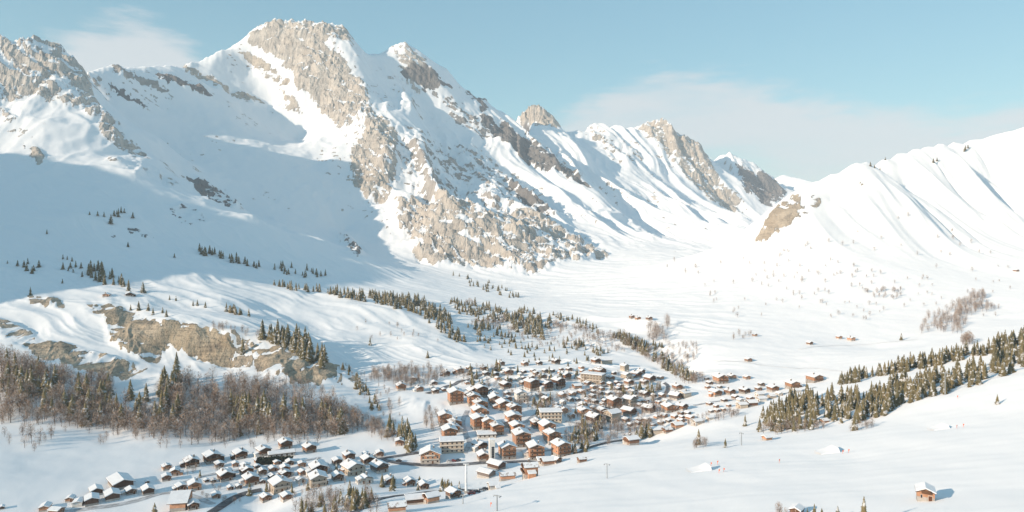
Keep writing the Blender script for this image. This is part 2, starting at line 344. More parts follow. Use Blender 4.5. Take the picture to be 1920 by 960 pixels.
def ground(x, y):
    """height of the terrain sheet at world x, y (bilinear in its own grid)"""
    u = 960 + x / y * FPX
    j = float(np.interp(u, UC, np.arange(len(UC)))); i = float(np.interp(y, YR, np.arange(len(YR))))
    j0 = min(int(j), len(UC) - 2); i0 = min(int(i), len(YR) - 2); a, b = i - i0, j - j0
    return float((Z[i0, j0] * (1 - b) + Z[i0, j0 + 1] * b) * (1 - a) + (Z[i0 + 1, j0] * (1 - b) + Z[i0 + 1, j0 + 1] * b) * a)
VMIN = np.minimum.accumulate(V, 0)                    # lowest sight line so far, per bearing
def spot(u, v, ymax=9e9):
    """first point of the terrain on the bearing u at sight height v"""
    j = int(np.clip(np.round(np.interp(u, UC, np.arange(len(UC)))), 0, len(UC) - 1))
    col = VMIN[:, j]
    i = int(np.searchsorted(-col, -v))
    if i >= len(YR) or i == 0: return None
    a, b = V[i - 1, j], V[i, j]
    t = 0.5 if a == b else min(max((a - v) / (a - b), 0), 1)
    y = YR[i - 1] + t * (YR[i] - YR[i - 1])
    if y > ymax: return None
    x = (u - 960) / FPX * y
    return Vector((x, y, ground(x, y)))

# ------------------------------------------------------------------ materials
MATS = {}
def new_mat(name):
    m = bpy.data.materials.new(name); m.use_nodes = True
    t = m.node_tree; b = t.nodes['Principled BSDF']; MATS[name] = m
    return m, t, b
def tex(t, scale, detail=4, rough=.55, coord='Object', vec=None):
    n = t.nodes.new('ShaderNodeTexNoise'); n.inputs['Scale'].default_value = scale; n.inputs['Detail'].default_value = detail; n.inputs['Roughness'].default_value = rough
    if vec is None:
        c = t.nodes.new('ShaderNodeTexCoord'); vec = c.outputs[coord]
    t.links.new(vec, n.inputs['Vector'])
    return n.outputs[0]
def mixc(t, f, a, b):
    n = t.nodes.new('ShaderNodeMix'); n.data_type = 'RGBA'
    for s, x in ((0, f), (6, a), (7, b)):
        if isinstance(x, (int, float)): n.inputs[s].default_value = x
        elif isinstance(x, tuple): n.inputs[s].default_value = (*x, 1) if len(x) == 3 else x
        else: t.links.new(x, n.inputs[s])
    return n.outputs[2]
SNOW_C = (.88, .88, .88)
m, t, b = new_mat('mountain_snow_and_rock')
at = t.nodes.new('ShaderNodeAttribute'); at.attribute_name = 'rock'
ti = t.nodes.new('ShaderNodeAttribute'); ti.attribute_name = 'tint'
geo = t.nodes.new('ShaderNodeNewGeometry')
fine = tex(t, .11, 5, .65, vec=geo.outputs['Position'])
fine2 = tex(t, .022, 5, .6, vec=geo.outputs['Position'])
mp = t.nodes.new('ShaderNodeMapping'); mp.inputs['Scale'].default_value = (1, 1, .16); t.links.new(geo.outputs['Position'], mp.inputs['Vector'])
strk = tex(t, .06, 6, .72, vec=mp.outputs[0])
mpb = t.nodes.new('ShaderNodeMapping'); mpb.inputs['Rotation'].default_value = (0, math.radians(37), 0); mpb.inputs['Scale'].default_value = (.07, .2, 1); t.links.new(geo.outputs['Position'], mpb.inputs['Vector'])
bed = tex(t, .085, 5, .7, vec=mpb.outputs[0])
brk = mth(t, 'ADD', mth(t, 'MULTIPLY', mth(t, 'SUBTRACT', fine, .5), .8), mth(t, 'MULTIPLY', mth(t, 'SUBTRACT', bed, .5), 1.5))
edge = mth(t, 'ADD', at.outputs['Fac'], brk)
rf = mth(t, 'MULTIPLY', sstep(t, edge, .40, .58), sstep(t, at.outputs['Fac'], .02, .15))
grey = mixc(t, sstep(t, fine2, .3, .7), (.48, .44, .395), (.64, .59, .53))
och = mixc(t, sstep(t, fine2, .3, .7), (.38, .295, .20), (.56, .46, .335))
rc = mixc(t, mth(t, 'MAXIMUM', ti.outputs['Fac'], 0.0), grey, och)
rc = mixc(t, mth(t, 'MULTIPLY', mth(t, 'MAXIMUM', mth(t, 'MULTIPLY', ti.outputs['Fac'], -1.0), 0.0), 1.0), rc, (.135, .135, .14))  # negative tint: shade of the unlit outcrops painted into the rock colour
rc = mixc(t, mth(t, 'MULTIPLY', sstep(t, strk, .52, .70), .55), rc, (.15, .135, .125))
rc = mixc(t, mth(t, 'MULTIPLY', sstep(t, bed, .55, .7), .4), rc, (.22, .19, .165))
mpn = t.nodes.new('ShaderNodeMapping'); mpn.inputs['Scale'].default_value = (.06, .06, 1); t.links.new(geo.outputs['Position'], mpn.inputs['Vector'])
lay = tex(t, .5, 4, .65, vec=mpn.outputs[0])
mpv = t.nodes.new('ShaderNodeMapping'); mpv.inputs['Scale'].default_value = (1, 1, .12); t.links.new(geo.outputs['Position'], mpv.inputs['Vector'])
crk = tex(t, .35, 4, .7, vec=mpv.outputs[0])
rc = mixc(t, mth(t, 'MULTIPLY', mth(t, 'MULTIPLY', sstep(t, lay, .5, .62), .55), mth(t, 'MAXIMUM', ti.outputs['Fac'], 0.0)), rc, (.17, .14, .11))
rc = mixc(t, mth(t, 'MULTIPLY', mth(t, 'MULTIPLY', sstep(t, crk, .54, .66), .6), mth(t, 'MAXIMUM', ti.outputs['Fac'], 0.0)), rc, (.12, .10, .085))
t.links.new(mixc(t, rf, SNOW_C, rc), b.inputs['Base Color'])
b.inputs['Roughness'].default_value = .85; b.inputs['Specular IOR Level'].default_value = .15; b.inputs['Diffuse Roughness'].default_value = .3
bmp = t.nodes.new('ShaderNodeBump'); bmp.inputs['Strength'].default_value = .8; bmp.inputs['Distance'].default_value = 4.0
t.links.new(mth(t, 'MULTIPLY', mth(t, 'ADD', mth(t, 'ADD', fine, fine2), mth(t, 'MULTIPLY', strk, 1.5)), rf), bmp.inputs['Height']); t.links.new(bmp.outputs[0], b.inputs['Normal'])

def grid_mesh(name, X, Y, Z, attrs, mat):
    nr, nc = X.shape
    me = bpy.data.meshes.new(name)
    co = np.stack([X, Y, Z], -1).astype(np.float32).reshape(-1)
    idx = np.arange(nr * nc, dtype=np.int32).reshape(nr, nc)
    f = np.stack([idx[:-1, :-1], idx[:-1, 1:], idx[1:, 1:], idx[1:, :-1]], -1).reshape(-1, 4)
    nf = len(f)
    me.vertices.add(nr * nc); me.vertices.foreach_set('co', co)
    me.loops.add(nf * 4); me.loops.foreach_set('vertex_index', f.reshape(-1))
    me.polygons.add(nf); me.polygons.foreach_set('loop_start', np.arange(0, nf * 4, 4, dtype=np.int32))
    me.polygons.foreach_set('loop_total', np.full(nf, 4, np.int32)) if False else None
    me.update(calc_edges=True)
    fl = attrs['rock'].reshape(-1)[f].mean(1) < .35
    me.polygons.foreach_set('use_smooth', fl)
    for k, a in attrs.items():
        at = me.attributes.new(k, 'FLOAT', 'POINT'); at.data.foreach_set('value', a.astype(np.float32).reshape(-1))
    me.materials.append(mat)
    o = bpy.data.objects.new(name, me); S.collection.objects.link(o)
    return o
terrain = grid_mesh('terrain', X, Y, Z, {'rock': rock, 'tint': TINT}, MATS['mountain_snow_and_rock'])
terrain['kind'] = 'structure'; terrain['label'] = 'snow covered valley, ski slope and rocky mountain range'

# the range on the sunward side of the valley, outside the picture: its shadow lies over the left slopes
sv = np.arange(-2700, -380, 18.0); tv = np.arange(-2000, -560, 18.0)
SS, TT = np.meshgrid(sv, tv, indexing='ij')
HS = np.interp(SS, [-2700,-2300,-1950,-1873,-1742,-1500,-1250,-1129,-1041,-990,-960,-800,-730,-650,-560,-380], [560,620,675,690,730,690,615,578,512,440,404,405,385,310,210,80])
HS = HS + 12 * fbm(SS / 90.0, SS * 0, 131, 4, .6)
tc0 = -1200 + 50 * noise(SS / 300.0, SS * 0 + 3.1, 133)
d_ = np.abs(TT - tc0)
ZZ = np.where(TT > tc0, HS - d_ * .95, HS - d_ * .7) + (18 * (ridged(SS / 160.0, TT / 260.0, 141, 4) - .9)) * smooth(10, 120, d_)
ZZ = np.maximum(ZZ, -40 + 0 * ZZ)
side = grid_mesh('mountain_ridge', -SUN_H[0] * TT - SUN_H[1] * SS, -SUN_H[1] * TT + SUN_H[0] * SS, ZZ, {'rock': smooth(.2, .5, fbm(SS / 60, TT / 60, 151, 4)), 'tint': SS * 0}, MATS['mountain_snow_and_rock'])
side['kind'] = 'structure'; side['label'] = 'snowy ridge on the sunward side of the valley'
# ------------------------------------------------------------------ object helpers
COL = S.collection
def link_mesh(name, me, parent=None, loc=(0,0,0), rot=(0,0,0), scale=(1,1,1)):
    o = bpy.data.objects.new(name, me); COL.objects.link(o); o.parent = parent
    o.location = loc; o.rotation_euler = rot; o.scale = scale
    return o
def thing(name, label, cat, loc, rz=0, group=None):
    o = bpy.data.objects.new(name, None); COL.objects.link(o); o.empty_display_size = .5
    o.location = loc; o.rotation_euler = (0, 0, rz); o['label'] = label; o['category'] = cat
    if group: o['group'] = group
    return o
class MB:
    def __init__(s): s.v, s.f, s.m = [], [], []
    def quad(s, pts, mat=0):
        n = len(s.v); s.v += [tuple(p) for p in pts]; s.f.append(tuple(range(n, n + len(pts)))); s.m.append(mat)
    def box(s, x0, x1, y0, y1, z0, z1, mat=0, top=None):
        t = top or (x0, x1, y0, y1)
        n = len(s.v)
        s.v += [(x0,y0,z0),(x1,y0,z0),(x1,y1,z0),(x0,y1,z0),(t[0],t[2],z1),(t[1],t[2],z1),(t[1],t[3],z1),(t[0],t[3],z1)]
        for f in ((0,3,2,1),(4,5,6,7),(0,1,5,4),(1,2,6,5),(2,3,7,6),(3,0,4,7)):
            s.f.append(tuple(n + i for i in f)); s.m.append(mat)
    def tube(s, a, b, r0, r1, k=5, mat=0):
        a, b = Vector(a), Vector(b); d = (b - a).normalized()
        e = d.orthogonal().normalized(); g = d.cross(e); n = len(s.v)
        for p, r in ((a, r0), (b, r1)):
            for i in range(k):
                w = 2 * math.pi * i / k; s.v.append(tuple(p + (e * math.cos(w) + g * math.sin(w)) * r))
        for i in range(k):
            j = (i + 1) % k; s.f.append((n + i, n + j, n + k + j, n + k + i)); s.m.append(mat)
        s.f.append(tuple(n + k + i for i in range(k))); s.m.append(mat)
    def mesh(s, name, mats):
        me = bpy.data.meshes.new(name); me.from_pydata(s.v, [], s.f)
        for m in mats: me.materials.append(MATS[m])
        if len(mats) > 1: me.polygons.foreach_set('material_index', s.m)
        me.update(); return me

def simple(name, c, c2=None, scale=.8, rough=.8, spec=.2, stripes=0):
    m, t, b = new_mat(name)
    b.inputs['Roughness'].default_value = rough; b.inputs['Specular IOR Level'].default_value = spec
    oi = t.nodes.new('ShaderNodeObjectInfo')
    n = tex(t, scale, 4)
    if c2 is None: c2 = tuple(x * .7 for x in c)
    col = mixc(t, sstep(t, n, .3, .7), c, c2)
    if stripes:
        tcn = t.nodes.new('ShaderNodeTexCoord'); w = t.nodes.new('ShaderNodeTexWave'); w.bands_direction = 'Z'; w.inputs['Scale'].default_value = stripes; w.inputs['Distortion'].default_value = .6
        t.links.new(tcn.outputs['Object'], w.inputs['Vector'])
        col = mixc(t, mth(t, 'MULTIPLY', w.outputs['Fac'], .35), col, tuple(x * .5 for x in c))
    hv = t.nodes.new('ShaderNodeHueSaturation'); t.links.new(col, hv.inputs['Color'])
    t.links.new(mth(t, 'MULTIPLY_ADD', oi.outputs['Random'], .5, .75), hv.inputs['Value'])
    t.links.new(hv.outputs[0], b.inputs['Base Color'])
    return m
simple('timber_dark', (.14,.085,.062), stripes=1.2)
simple('timber_brown', (.31,.165,.105), stripes=1.2)
simple('timber_orange', (.62,.33,.20), stripes=1.2)
simple('timber_grey', (.22,.18,.16), stripes=1.2)
simple('render_cream', (.60,.51,.41), (.52,.43,.34))
simple('render_white', (.70,.67,.62), (.60,.57,.53))
simple('plinth', (.50,.46,.42), (.36,.33,.30), scale=.5)
simple('roof_wood', (.10,.062,.045))
simple('balcony_wood', (.20,.105,.06))
simple('balcony_pale', (.62,.55,.47))
simple('chimney_stone', (.30,.26,.23))
simple('door_wood', (.16,.07,.04))
simple('asphalt', (.08,.08,.085), (.22,.22,.23), scale=.3)
simple('metal', (.42,.44,.45), rough=.4, spec=.5)
simple('metal_white', (.75,.76,.76), rough=.5)
simple('hedge_leaf', (.045,.06,.04), (.03,.04,.03), scale=1.2)
simple('orange_marker', (.85,.20,.08), (.8,.16,.07))
simple('tyre', (.02,.02,.02)); simple('car_red', (.35,.05,.04), rough=.35, spec=.5); simple('car_dark', (.05,.055,.07), rough=.35, spec=.5); simple('car_silver', (.5,.52,.54), rough=.35, spec=.5); simple('car_white', (.75,.75,.75), rough=.35, spec=.5)
m, t, b = new_mat('glass'); b.inputs['Base Color'].default_value = (.03,.035,.045,1); b.inputs['Roughness'].default_value = .12; b.inputs['Specular IOR Level'].default_value = .6
m, t, b = new_mat('frame'); b.inputs['Base Color'].default_value = (.55,.45,.36,1); b.inputs['Roughness'].default_value = .7
m, t, b = new_mat('snow'); b.inputs['Roughness'].default_value = .8; b.inputs['Specular IOR Level'].default_value = .2; b.inputs['Diffuse Roughness'].default_value = .3
n_ = tex(t, .35, 4); t.links.new(mixc(t, sstep(t, n_, .3, .75), SNOW_C, (.80,.80,.81)), b.inputs['Base Color'])
bp_ = t.nodes.new('ShaderNodeBump'); bp_.inputs['Strength'].default_value = .5; bp_.inputs['Distance'].default_value = .25
t.links.new(n_, bp_.inputs['Height']); t.links.new(bp_.outputs[0], b.inputs['Normal'])

m, t, b = new_mat('snow_thin'); b.inputs['Roughness'].default_value = .8; b.inputs['Diffuse Roughness'].default_value = .3
n_ = tex(t, .28, 5, .65); t.links.new(mixc(t, sstep(t, n_, .5, .6), SNOW_C, (.34,.27,.23)), b.inputs['Base Color'])
# ------------------------------------------------------------------ houses
mb = MB(); mb.box(-.5,.5,-.06,.05,-.5,.5,0); mb.box(-.36,.36,-.075,-.02,-.38,.38,1); WIN = mb.mesh('window', ['frame','glass'])
mb = MB(); mb.box(-.5,.5,-.06,.05,0,1,0); mb.box(-.38,.38,-.09,-.02,.0,.9,1); DOOR = mb.mesh('door', ['frame','door_wood'])
def balc(mat):
    mb = MB(); mb.box(-.5,.5,-1.0,0,0,.16); mb.box(-.5,.5,-1.0,-.90,.16,1.05); mb.box(-.5,-.485,-.9,0,.16,1.05); mb.box(.485,.5,-.9,0,.16,1.05)
    return mb.mesh('balcony', [mat])
BALC = {'w': balc('balcony_wood'), 'p': balc('balcony_pale')}
mb = MB(); mb.box(-.45,.45,-.45,.45,0,1.6,0); mb.box(-.55,.55,-.55,.55,1.6,1.75,0); mb.box(-.5,.5,-.5,.5,1.75,2.1,1,top=(-.3,.3,-.3,.3)); CHIM = mb.mesh('chimney', ['chimney_stone','snow'])
WALLS = {'d': ('timber_dark','dark brown timber'), 'b': ('timber_brown','brown timber'), 'o': ('timber_orange','orange brown timber'), 'g': ('timber_grey','greyish timber'), 'c': ('render_cream','cream rendered'), 'w': ('render_white','white rendered')}
RND = random.Random(7)
HOUSES = []
def house(kind, colour, label, cat, spot_, rz, w, ratio=1.1, eave=.40, pitch=23, plinth=None, win=True, chim=True, bal='w', name=None, group=None, snow=.42, lift=0.0):
    """one chalet: plinth, wall, roof (> snow_layer, chimney), windows, door, balconies; the gable looks along local -y"""
    d = w * ratio; h = w * eave
    p = spot_
    root = thing(name or kind, label, cat, (p.x, p.y, p.z + lift), rz, group)
    wm, _ = WALLS[colour]
    pl = plinth if plinth is not None else min(2.6, h * .38)
    hw, hd = w / 2, d / 2; rise = hw * math.tan(math.radians(pitch))
    mb = MB(); mb.box(-hw * 1.01, hw * 1.01, -hd * 1.01, hd * 1.01, -5.0, pl); link_mesh('plinth', mb.mesh('plinth', ['plinth' if colour not in 'wc' else WALLS[colour][0]]), root)
    mb = MB(); n = [(-hw, pl), (hw, pl), (hw, h), (0, h + rise), (-hw, h)]
    for y in (-hd, hd): mb.quad([(x, y, z) for x, z in (n if y < 0 else n[::-1])])
    for i in range(5):
        (a, za), (b_, zb) = n[i], n[(i + 1) % 5]
        mb.quad([(a, -hd, za), (a, hd, za), (b_, hd, zb), (b_, -hd, zb)])
    link_mesh('wall', mb.mesh('wall', [wm]), root)
    ov, og = min(1.2, w * .085), min(1.5, w * .10)           # eaves and gable overhang
    tn = math.tan(math.radians(pitch))
    def slabs(lo, hi, ox, oy, mat):
        mb = MB(); ex = hw + ox; zr = h + rise; ze = h - ox * tn
        for s in (-1, 1):
            a = [(0, -hd - oy), (s * ex, -hd - oy), (s * ex, hd + oy), (0, hd + oy)]
            bot = [(x, y, (zr if x == 0 else ze) + lo) for x, y in a]; top_ = [(x, y, (zr if x == 0 else ze) + hi) for x, y in a]
            if s < 0: bot, top_ = bot[::-1], top_[::-1]
            mb.quad(top_); mb.quad(bot[::-1])
            for i in range(4):
                j = (i + 1) % 4; mb.quad([bot[i], bot[j], top_[j], top_[i]])
        return mb.mesh(mat, [mat])
    thin = RND.random() < .22
    roof = link_mesh('roof', slabs(.02, .24, ov, og, 'roof_wood'), root)
    sn = slabs(.245, .245 + (snow if not thin else .12), ov * .93, og * .93, 'snow' if not thin else 'snow_thin'); link_mesh('snow_layer', sn, roof)
    if chim and w > 6: link_mesh('chimney', CHIM, roof, (RND.choice((-1, 1)) * hw * .35, RND.uniform(-.3, .4) * hd, h + rise * .62), scale=(1,1,1.25))
    px = w * FPX / p.y
    if win and px > 11 and RND.random() < .45 and kind != 'log_chalet':               # lean-to on one long side
        sd = RND.choice((-1, 1)); aw, ad, ah = w * RND.uniform(.25, .4), d * RND.uniform(.35, .6), h * RND.uniform(.45, .62); y0 = RND.uniform(-hd, hd - ad)
        xa, xb = sorted((sd * hw * 1.015, sd * (hw + aw)))
        mb = MB(); mb.box(xa, xb, y0, y0 + ad, -5, ah); an = link_mesh('annex', mb.mesh('annex', [wm if RND.random() < .5 else 'render_white']), root)
        mb = MB(); xo = sd * (hw + aw + .5); xi = sd * hw * 1.02; tz = ah + aw * .3
        A_ = [(xi, y0 - .4, tz), (xo, y0 - .4, ah - .05), (xo, y0 + ad + .4, ah - .05), (xi, y0 + ad + .4, tz)]; B_ = [(x, y, z + .5) for x, y, z in A_]
        if sd < 0: A_, B_ = A_[::-1], B_[::-1]
        mb.quad(B_); mb.quad(A_[::-1])
        for i in range(4): mb.quad([A_[i], A_[(i + 1) % 4], B_[(i + 1) % 4], B_[i]])
        link_mesh('snow_layer', mb.mesh('snow_layer', ['snow']), an)
    if win and px > 9:
        fl = 2.75; nf = max(1, int((h - .4) / fl)); ww = min(1.5, w * .12)
        nx = max(2, min(6, int(w / 3.2)))
        if px < 16: nx = 2; nf = min(nf, 2)
        for k in range(nf + 1):
            z = .9 + k * fl + .75
            for i in range(nx):
                x = (i + .5) / nx * w - hw
                if k == 0 and i == nx // 2: link_mesh('door', DOOR, root, (x, -hd * 1.01, .1), scale=(1.3,1,2.1)); continue
                if z + .8 > h + (hw - abs(x)) * tn - .3: continue
                link_mesh('window', WIN, root, (x, -hd * (1.012 if z < pl + .7 else 1) - .01, z), scale=(ww,1,1.35))
            if k > 0 and px > 12 and bal:
                zb = k * fl + .15
                bw = w * .92 if zb < h - 1.3 else w * .5
                if zb < h + rise * .35: link_mesh('balcony', BALC[bal], root, (0, -hd, zb), scale=(bw,1.25,1.0))
        for k in range(nf):
            z = .9 + k * fl + .75
            if z + .7 > h - .1: continue
            ny = max(2, min(4, int(d / 4.5)))
            for i in range(ny):
                y = (i + .5) / ny * d - hd
                link_mesh('window', WIN, root, (-hw * (1.012 if z < pl + .7 else 1) - .01, y, z), (0, 0, -math.pi / 2), (ww,1,1.25))
    HOUSES.append((root, p, w, d, rz))
    return root

ORD = ['','first','second','third','fourth','fifth','sixth','seventh','eighth','ninth','tenth','eleventh','twelfth','thirteenth','fourteenth','fifteenth','sixteenth','seventeenth','eighteenth','nineteenth','twentieth']
# u, v of the foot of the front, width seen, kind (c chalet, a apartment chalet, h hut, b barn), wall, turn in degrees (None: as its row)
ROWS = [
 ('top row of lower hamlet', 37, [(535,843,32,'c','b'),(580,850,30,'c','b'),(494,856,32,'c','b'),(450,862,32,'c','d'),(397,871,38,'c','d'),(359,879,35,'c','d')]),
 ('middle row of lower hamlet', 37, [(411,878,22,'h','d'),(328,893,24,'c','o',25),(312,883,22,'c','o'),(312,903,23,'c','b'),(462,893,31,'c','b'),(422,904,35,'c','d'),(400,906,13,'h','d'),(387,905,12,'h','d'),(365,921,33,'c','o',30),(339,921,25,'h','d')]),
 ('bottom row of lower hamlet', 35, [(405,936,22,'h','b'),(362,957,29,'c','d'),(498,942,26,'c','b'),(537,940,26,'c','b'),(470,912,36,'c','b'),(492,908,16,'h','d')]),
 ('cluster below the clipped hedge', 33, [(566,877,20,'c','o'),(599,880,27,'c','b'),(632,873,24,'c','d'),(654,864,28,'c','b'),(534,887,24,'c','o'),(534,898,28,'c','d'),(597,893,42,'c','d'),(633,903,28,'c','d'),(676,909,22,'c','w')]),
 ('barn cluster at bottom edge', 37, [(277,929,31,'b','d'),(210,941,38,'b','d'),(180,931,32,'b','d'),(172,950,36,'b','d'),(147,951,24,'b','w',20),(132,942,18,'h','o',15),(85,960,24,'b','o',20),(106,966,22,'h','b',80),(276,907,10,'h','d'),(245,929,26,'h','d'),(4,956,12,'h','d')]),
 ('houses west of the hotel', 28, [(686,858,17,'c','b'),(712,857,19,'c','b',20),(749,836,20,'c','o',10),(689,872,30,'c','d'),(711,888,38,'c','g',40),(685,908,28,'c','w',35),(730,910,27,'c','d'),(768,912,26,'c','b',30),(794,918,25,'c','d')]),
 ('stream bank houses under the road', -60, [(931,882,36,'b','d',50),(912,897,36,'b','g',55),(951,901,30,'b','o',-78),(994,896,29,'a','o',-78),(925,918,22,'h','w',-70),(850,935,32,'c','b',40),(809,944,32,'c','o',-60),(777,946,36,'b','d',-75),(744,962,36,'b','o',-75),(1027,873,26,'h','b',-75),(1042,870,24,'c','d',45),(1091,867,18,'h','b',-70)]),
 ('front rank of orange apartment chalets', 16, [(906,865,28,'c','b'),(951,862,38,'a','o'),(1004,863,38,'a','o'),(1052,858,40,'a','o',25),(899,846,32,'c','b',40)]),
 ('second rank of orange apartment chalets', 16, [(978,839,40,'a','o'),(1035,834,36,'a','o',22),(1026,818,36,'a','o',20),(842,828,34,'a','o'),(932,817,30,'a','o'),(969,817,32,'a','o'),(985,813,20,'c','o')]),
 ('third rank of orange apartment chalets', 16, [(834,798,32,'a','o'),(852,804,32,'c','o'),(849,813,30,'c','o'),(897,806,36,'a','o'),(915,809,30,'a','o'),(962,802,36,'a','o'),(1007,804,30,'c','b')]),
 ('rear rank of orange apartment chalets', 18, [(854,759,36,'a','o'),(888,762,30,'a','o'),(928,760,30,'c','o'),(944,770,33,'c','o'),(964,783,32,'a','o'),(900,770,34,'c','o'),(898,782,34,'c','o'),(887,743,28,'c','d'),(902,747,30,'a','d'),(926,746,20,'c','b')]),
 ('upper hamlet under the hump', 25, [(836,706,19,'c','b'),(861,702,22,'c','b'),(880,695,15,'c','b'),(908,695,16,'c','b'),(939,686,17,'c','b'),(953,704,22,'c','b'),(929,707,16,'c','d'),(876,722,12,'h','o'),(904,725,14,'h','d'),(948,730,24,'c','d')]),
 ('topmost houses among the spruces', 25, [(984,687,16,'c','b'),(1011,685,14,'c','d'),(1042,683,18,'c','d'),(1022,700,14,'c','g'),(982,701,12,'h','d'),(1005,705,14,'c','b'),(1017,711,16,'c','b'),(1067,697,14,'c','d'),(1060,712,24,'c','b',35)]),
 ('three dark blocks row', 30, [(997,734,32,'a','b'),(1024,734,28,'a','d'),(1047,730,28,'a','d')]),
 ('houses beside the bare wood', 20, [(776,715,14,'h','d'),(752,733,24,'c','o'),(786,735,20,'c','o'),(814,723,16,'h','d')]),
 ('village centre lanes', 20, [(976,755,27,'a','w'),(1012,747,18,'c','w'),(1024,755,20,'c','g',35),(1046,772,18,'c','o'),(1057,775,18,'c','o'),(1071,785,16,'c','o'),(1095,781,28,'c','o'),(1114,796,34,'c','d',35),(1129,779,24,'c','o'),(1148,794,32,'a','c',-55),(1102,755,14,'h','o'),(1082,730,18,'h','o',-70)]),
 ('upper east quarter of village', 30, [(1117,682,20,'c','b'),(1135,683,24,'b','c',-75),(1171,697,18,'a','c',35),(1110,699,14,'c','o'),(1124,704,26,'c','b',40),(1174,711,22,'c','c'),(1193,708,22,'c','b',40),(1202,702,16,'c','b',40),(1238,712,14,'h','o'),(1218,717,24,'c','b',35),(1179,724,20,'c','b'),(1208,722,18,'c','d')]),
 ('east quarter by the stream', 38, [(1208,745,22,'c','d'),(1270,732,20,'c','b',20),(1284,747,24,'c','c',-60),(1266,751,26,'c','g',45),(1180,763,28,'a','c',45),(1152,768,30,'a','b',25),(1278,770,24,'c','b'),(1255,774,30,'c','o',15),(1248,755,14,'h','w'),(1179,781,30,'c','b',45),(1216,775,28,'c','d',45)]),
 ('huts under the ski slope edge', -70, [(1270,805,22,'h','o'),(1251,813,20,'h','b'),(1307,798,22,'h','w'),(1231,815,24,'h','c'),(1184,835,28,'c','b'),(1331,788,14,'h','w'),(1310,797,14,'h','c')]),
 ('far side hamlet on the plain', 15, [(1351,720,28,'c','o'),(1372,711,16,'c','o'),(1400,712,14,'c','o'),(1341,744,25,'c','o',25),(1368,741,22,'c','b',30),(1396,739,22,'c','d',30),(1422,733,14,'c','b'),(1449,735,22,'c','b'),(1486,730,26,'c','o'),(1527,718,30,'c','o'),(1344,711,12,'h','o')]),
 ('snowed sheds before the far hamlet', -75, [(1424,745,16,'h','w'),(1427,754,18,'h','w'),(1447,748,14,'h','c'),(1391,766,20,'h','c'),(1409,763,20,'h','b'),(1494,737,14,'h','w')]),
 ('scattered farms on the white plain', 20, [(1518,647,12,'c','b'),(1573,636,11,'c','o'),(1596,640,14,'c','o'),(1415,631,10,'c','o'),(1403,679,14,'c','b'),(1905,510,9,'h','b'),(1185,598,12,'c','b'),(1196,600,12,'c','o'),(1217,601,13,'c','b')]),
]
FILL = [('houses along the upper street', 30, 15, 13, [(960,700),(1130,690),(1160,705),(1000,727)]),
 ('orchard side houses of the east quarter', 34, 13, 14, [(1110,760),(1200,742),(1262,762),(1200,780)]),
 ('upper slope lanes', 28, 19, 15, [(900,705),(1100,700),(1190,715),(1180,740),(1080,728),(960,722)]),
 ('lanes behind the long cream block', 28, 19, 16, [(1010,745),(1150,735),(1250,745),(1270,770),(1100,772),(1040,765)]),
 ('hillside by the rear orange rank', 22, 9, 15, [(800,728),(860,735),(930,732),(985,745),(960,755),(900,738),(820,742)]),
 ('side lanes of the lower hamlet', 36, 19, 19, [(420,868),(660,872),(640,912),(560,908),(420,928)]),
 ('gardens of the far hamlet', 20, 16, 13, [(1310,712),(1400,716),(1500,728),(1440,758),(1330,778)]),
 ('stream side lanes of the east quarter', 35, 17, 16, [(1060,778),(1200,790),(1290,772),(1300,790),(1210,806),(1130,792)])]
for phrase, rz0, n_, px_, poly in FILL:
    got = []; tries = 0; xs = [q_[0] for q_ in poly]; ys = [q_[1] for q_ in poly]
    occ = [(r[0], r[1], r[2]) for _, _, rr in ROWS for r in rr]
    while len(got) < n_ and tries < 4000:
        tries += 1; u, v = RND.uniform(min(xs), max(xs)), RND.uniform(min(ys), max(ys))
        if not bool(inpoly(np.array([u]), np.array([v]), poly)[0]): continue
        pw = px_ * RND.uniform(.75, 1.15)
        if any(abs(u - a) < (pw + c) * .44 and abs(v - b_) < (pw + c) * .22 for a, b_, c in occ): continue
        occ.append((u, v, pw)); got.append((u, v, pw, RND.choice('ccch'), RND.choice('bbbdogw')))
    ROWS.append((phrase, rz0, got))
KINDW = {'c': ('chalet','chalet'), 'a': ('apartment_chalet','apartment chalet'), 'h': ('hut','hut'), 'b': ('barn','barn')}
for phrase, rz0, rows in ROWS:
    items = sorted(rows, key=lambda r: r[0])
    for i, r in enumerate(items):
        u, v, pxw, k, colr = r[:5]; rz = r[5] if len(r) > 5 else rz0 + RND.uniform(-6, 6)
        p = spot(u, v)
        if p is None: print('no spot', r); continue
        ar = math.radians(rz); ratio = {'c': 1.05, 'a': 1.0, 'h': 1.15, 'b': 1.3}[k]
        w = pxw * p.y / FPX / (abs(math.cos(ar)) + ratio * abs(math.sin(ar)) * .8) / 1.18
        d = w * ratio
        dep = (abs(math.cos(ar)) * d + abs(math.sin(ar)) * w) * .5 * .85
        q_ = p * 1.0; q_.x += (u - 960) / FPX * dep; q_.y += dep; q_.z = ground(q_.x, q_.y)
        q_.z = p.z * .6 + q_.z * .4
        eave = {'c': .54, 'a': .82, 'h': .48, 'b': .46}[k] * RND.uniform(.93, 1.08)
        nm, wd = KINDW[k]
        lab = f"{WALLS[colr][1]} {wd}, {ORD[i + 1]} from left in the {phrase}"
        house(nm, colr, lab, 'chalet' if k in 'ca' else ('hut' if k == 'h' else 'barn'), q_, ar, w, ratio, eave, pitch=RND.uniform(17, 25), win=k != 'b', bal='p' if colr in 'cw' else 'w', chim=k in 'ca', group=phrase)

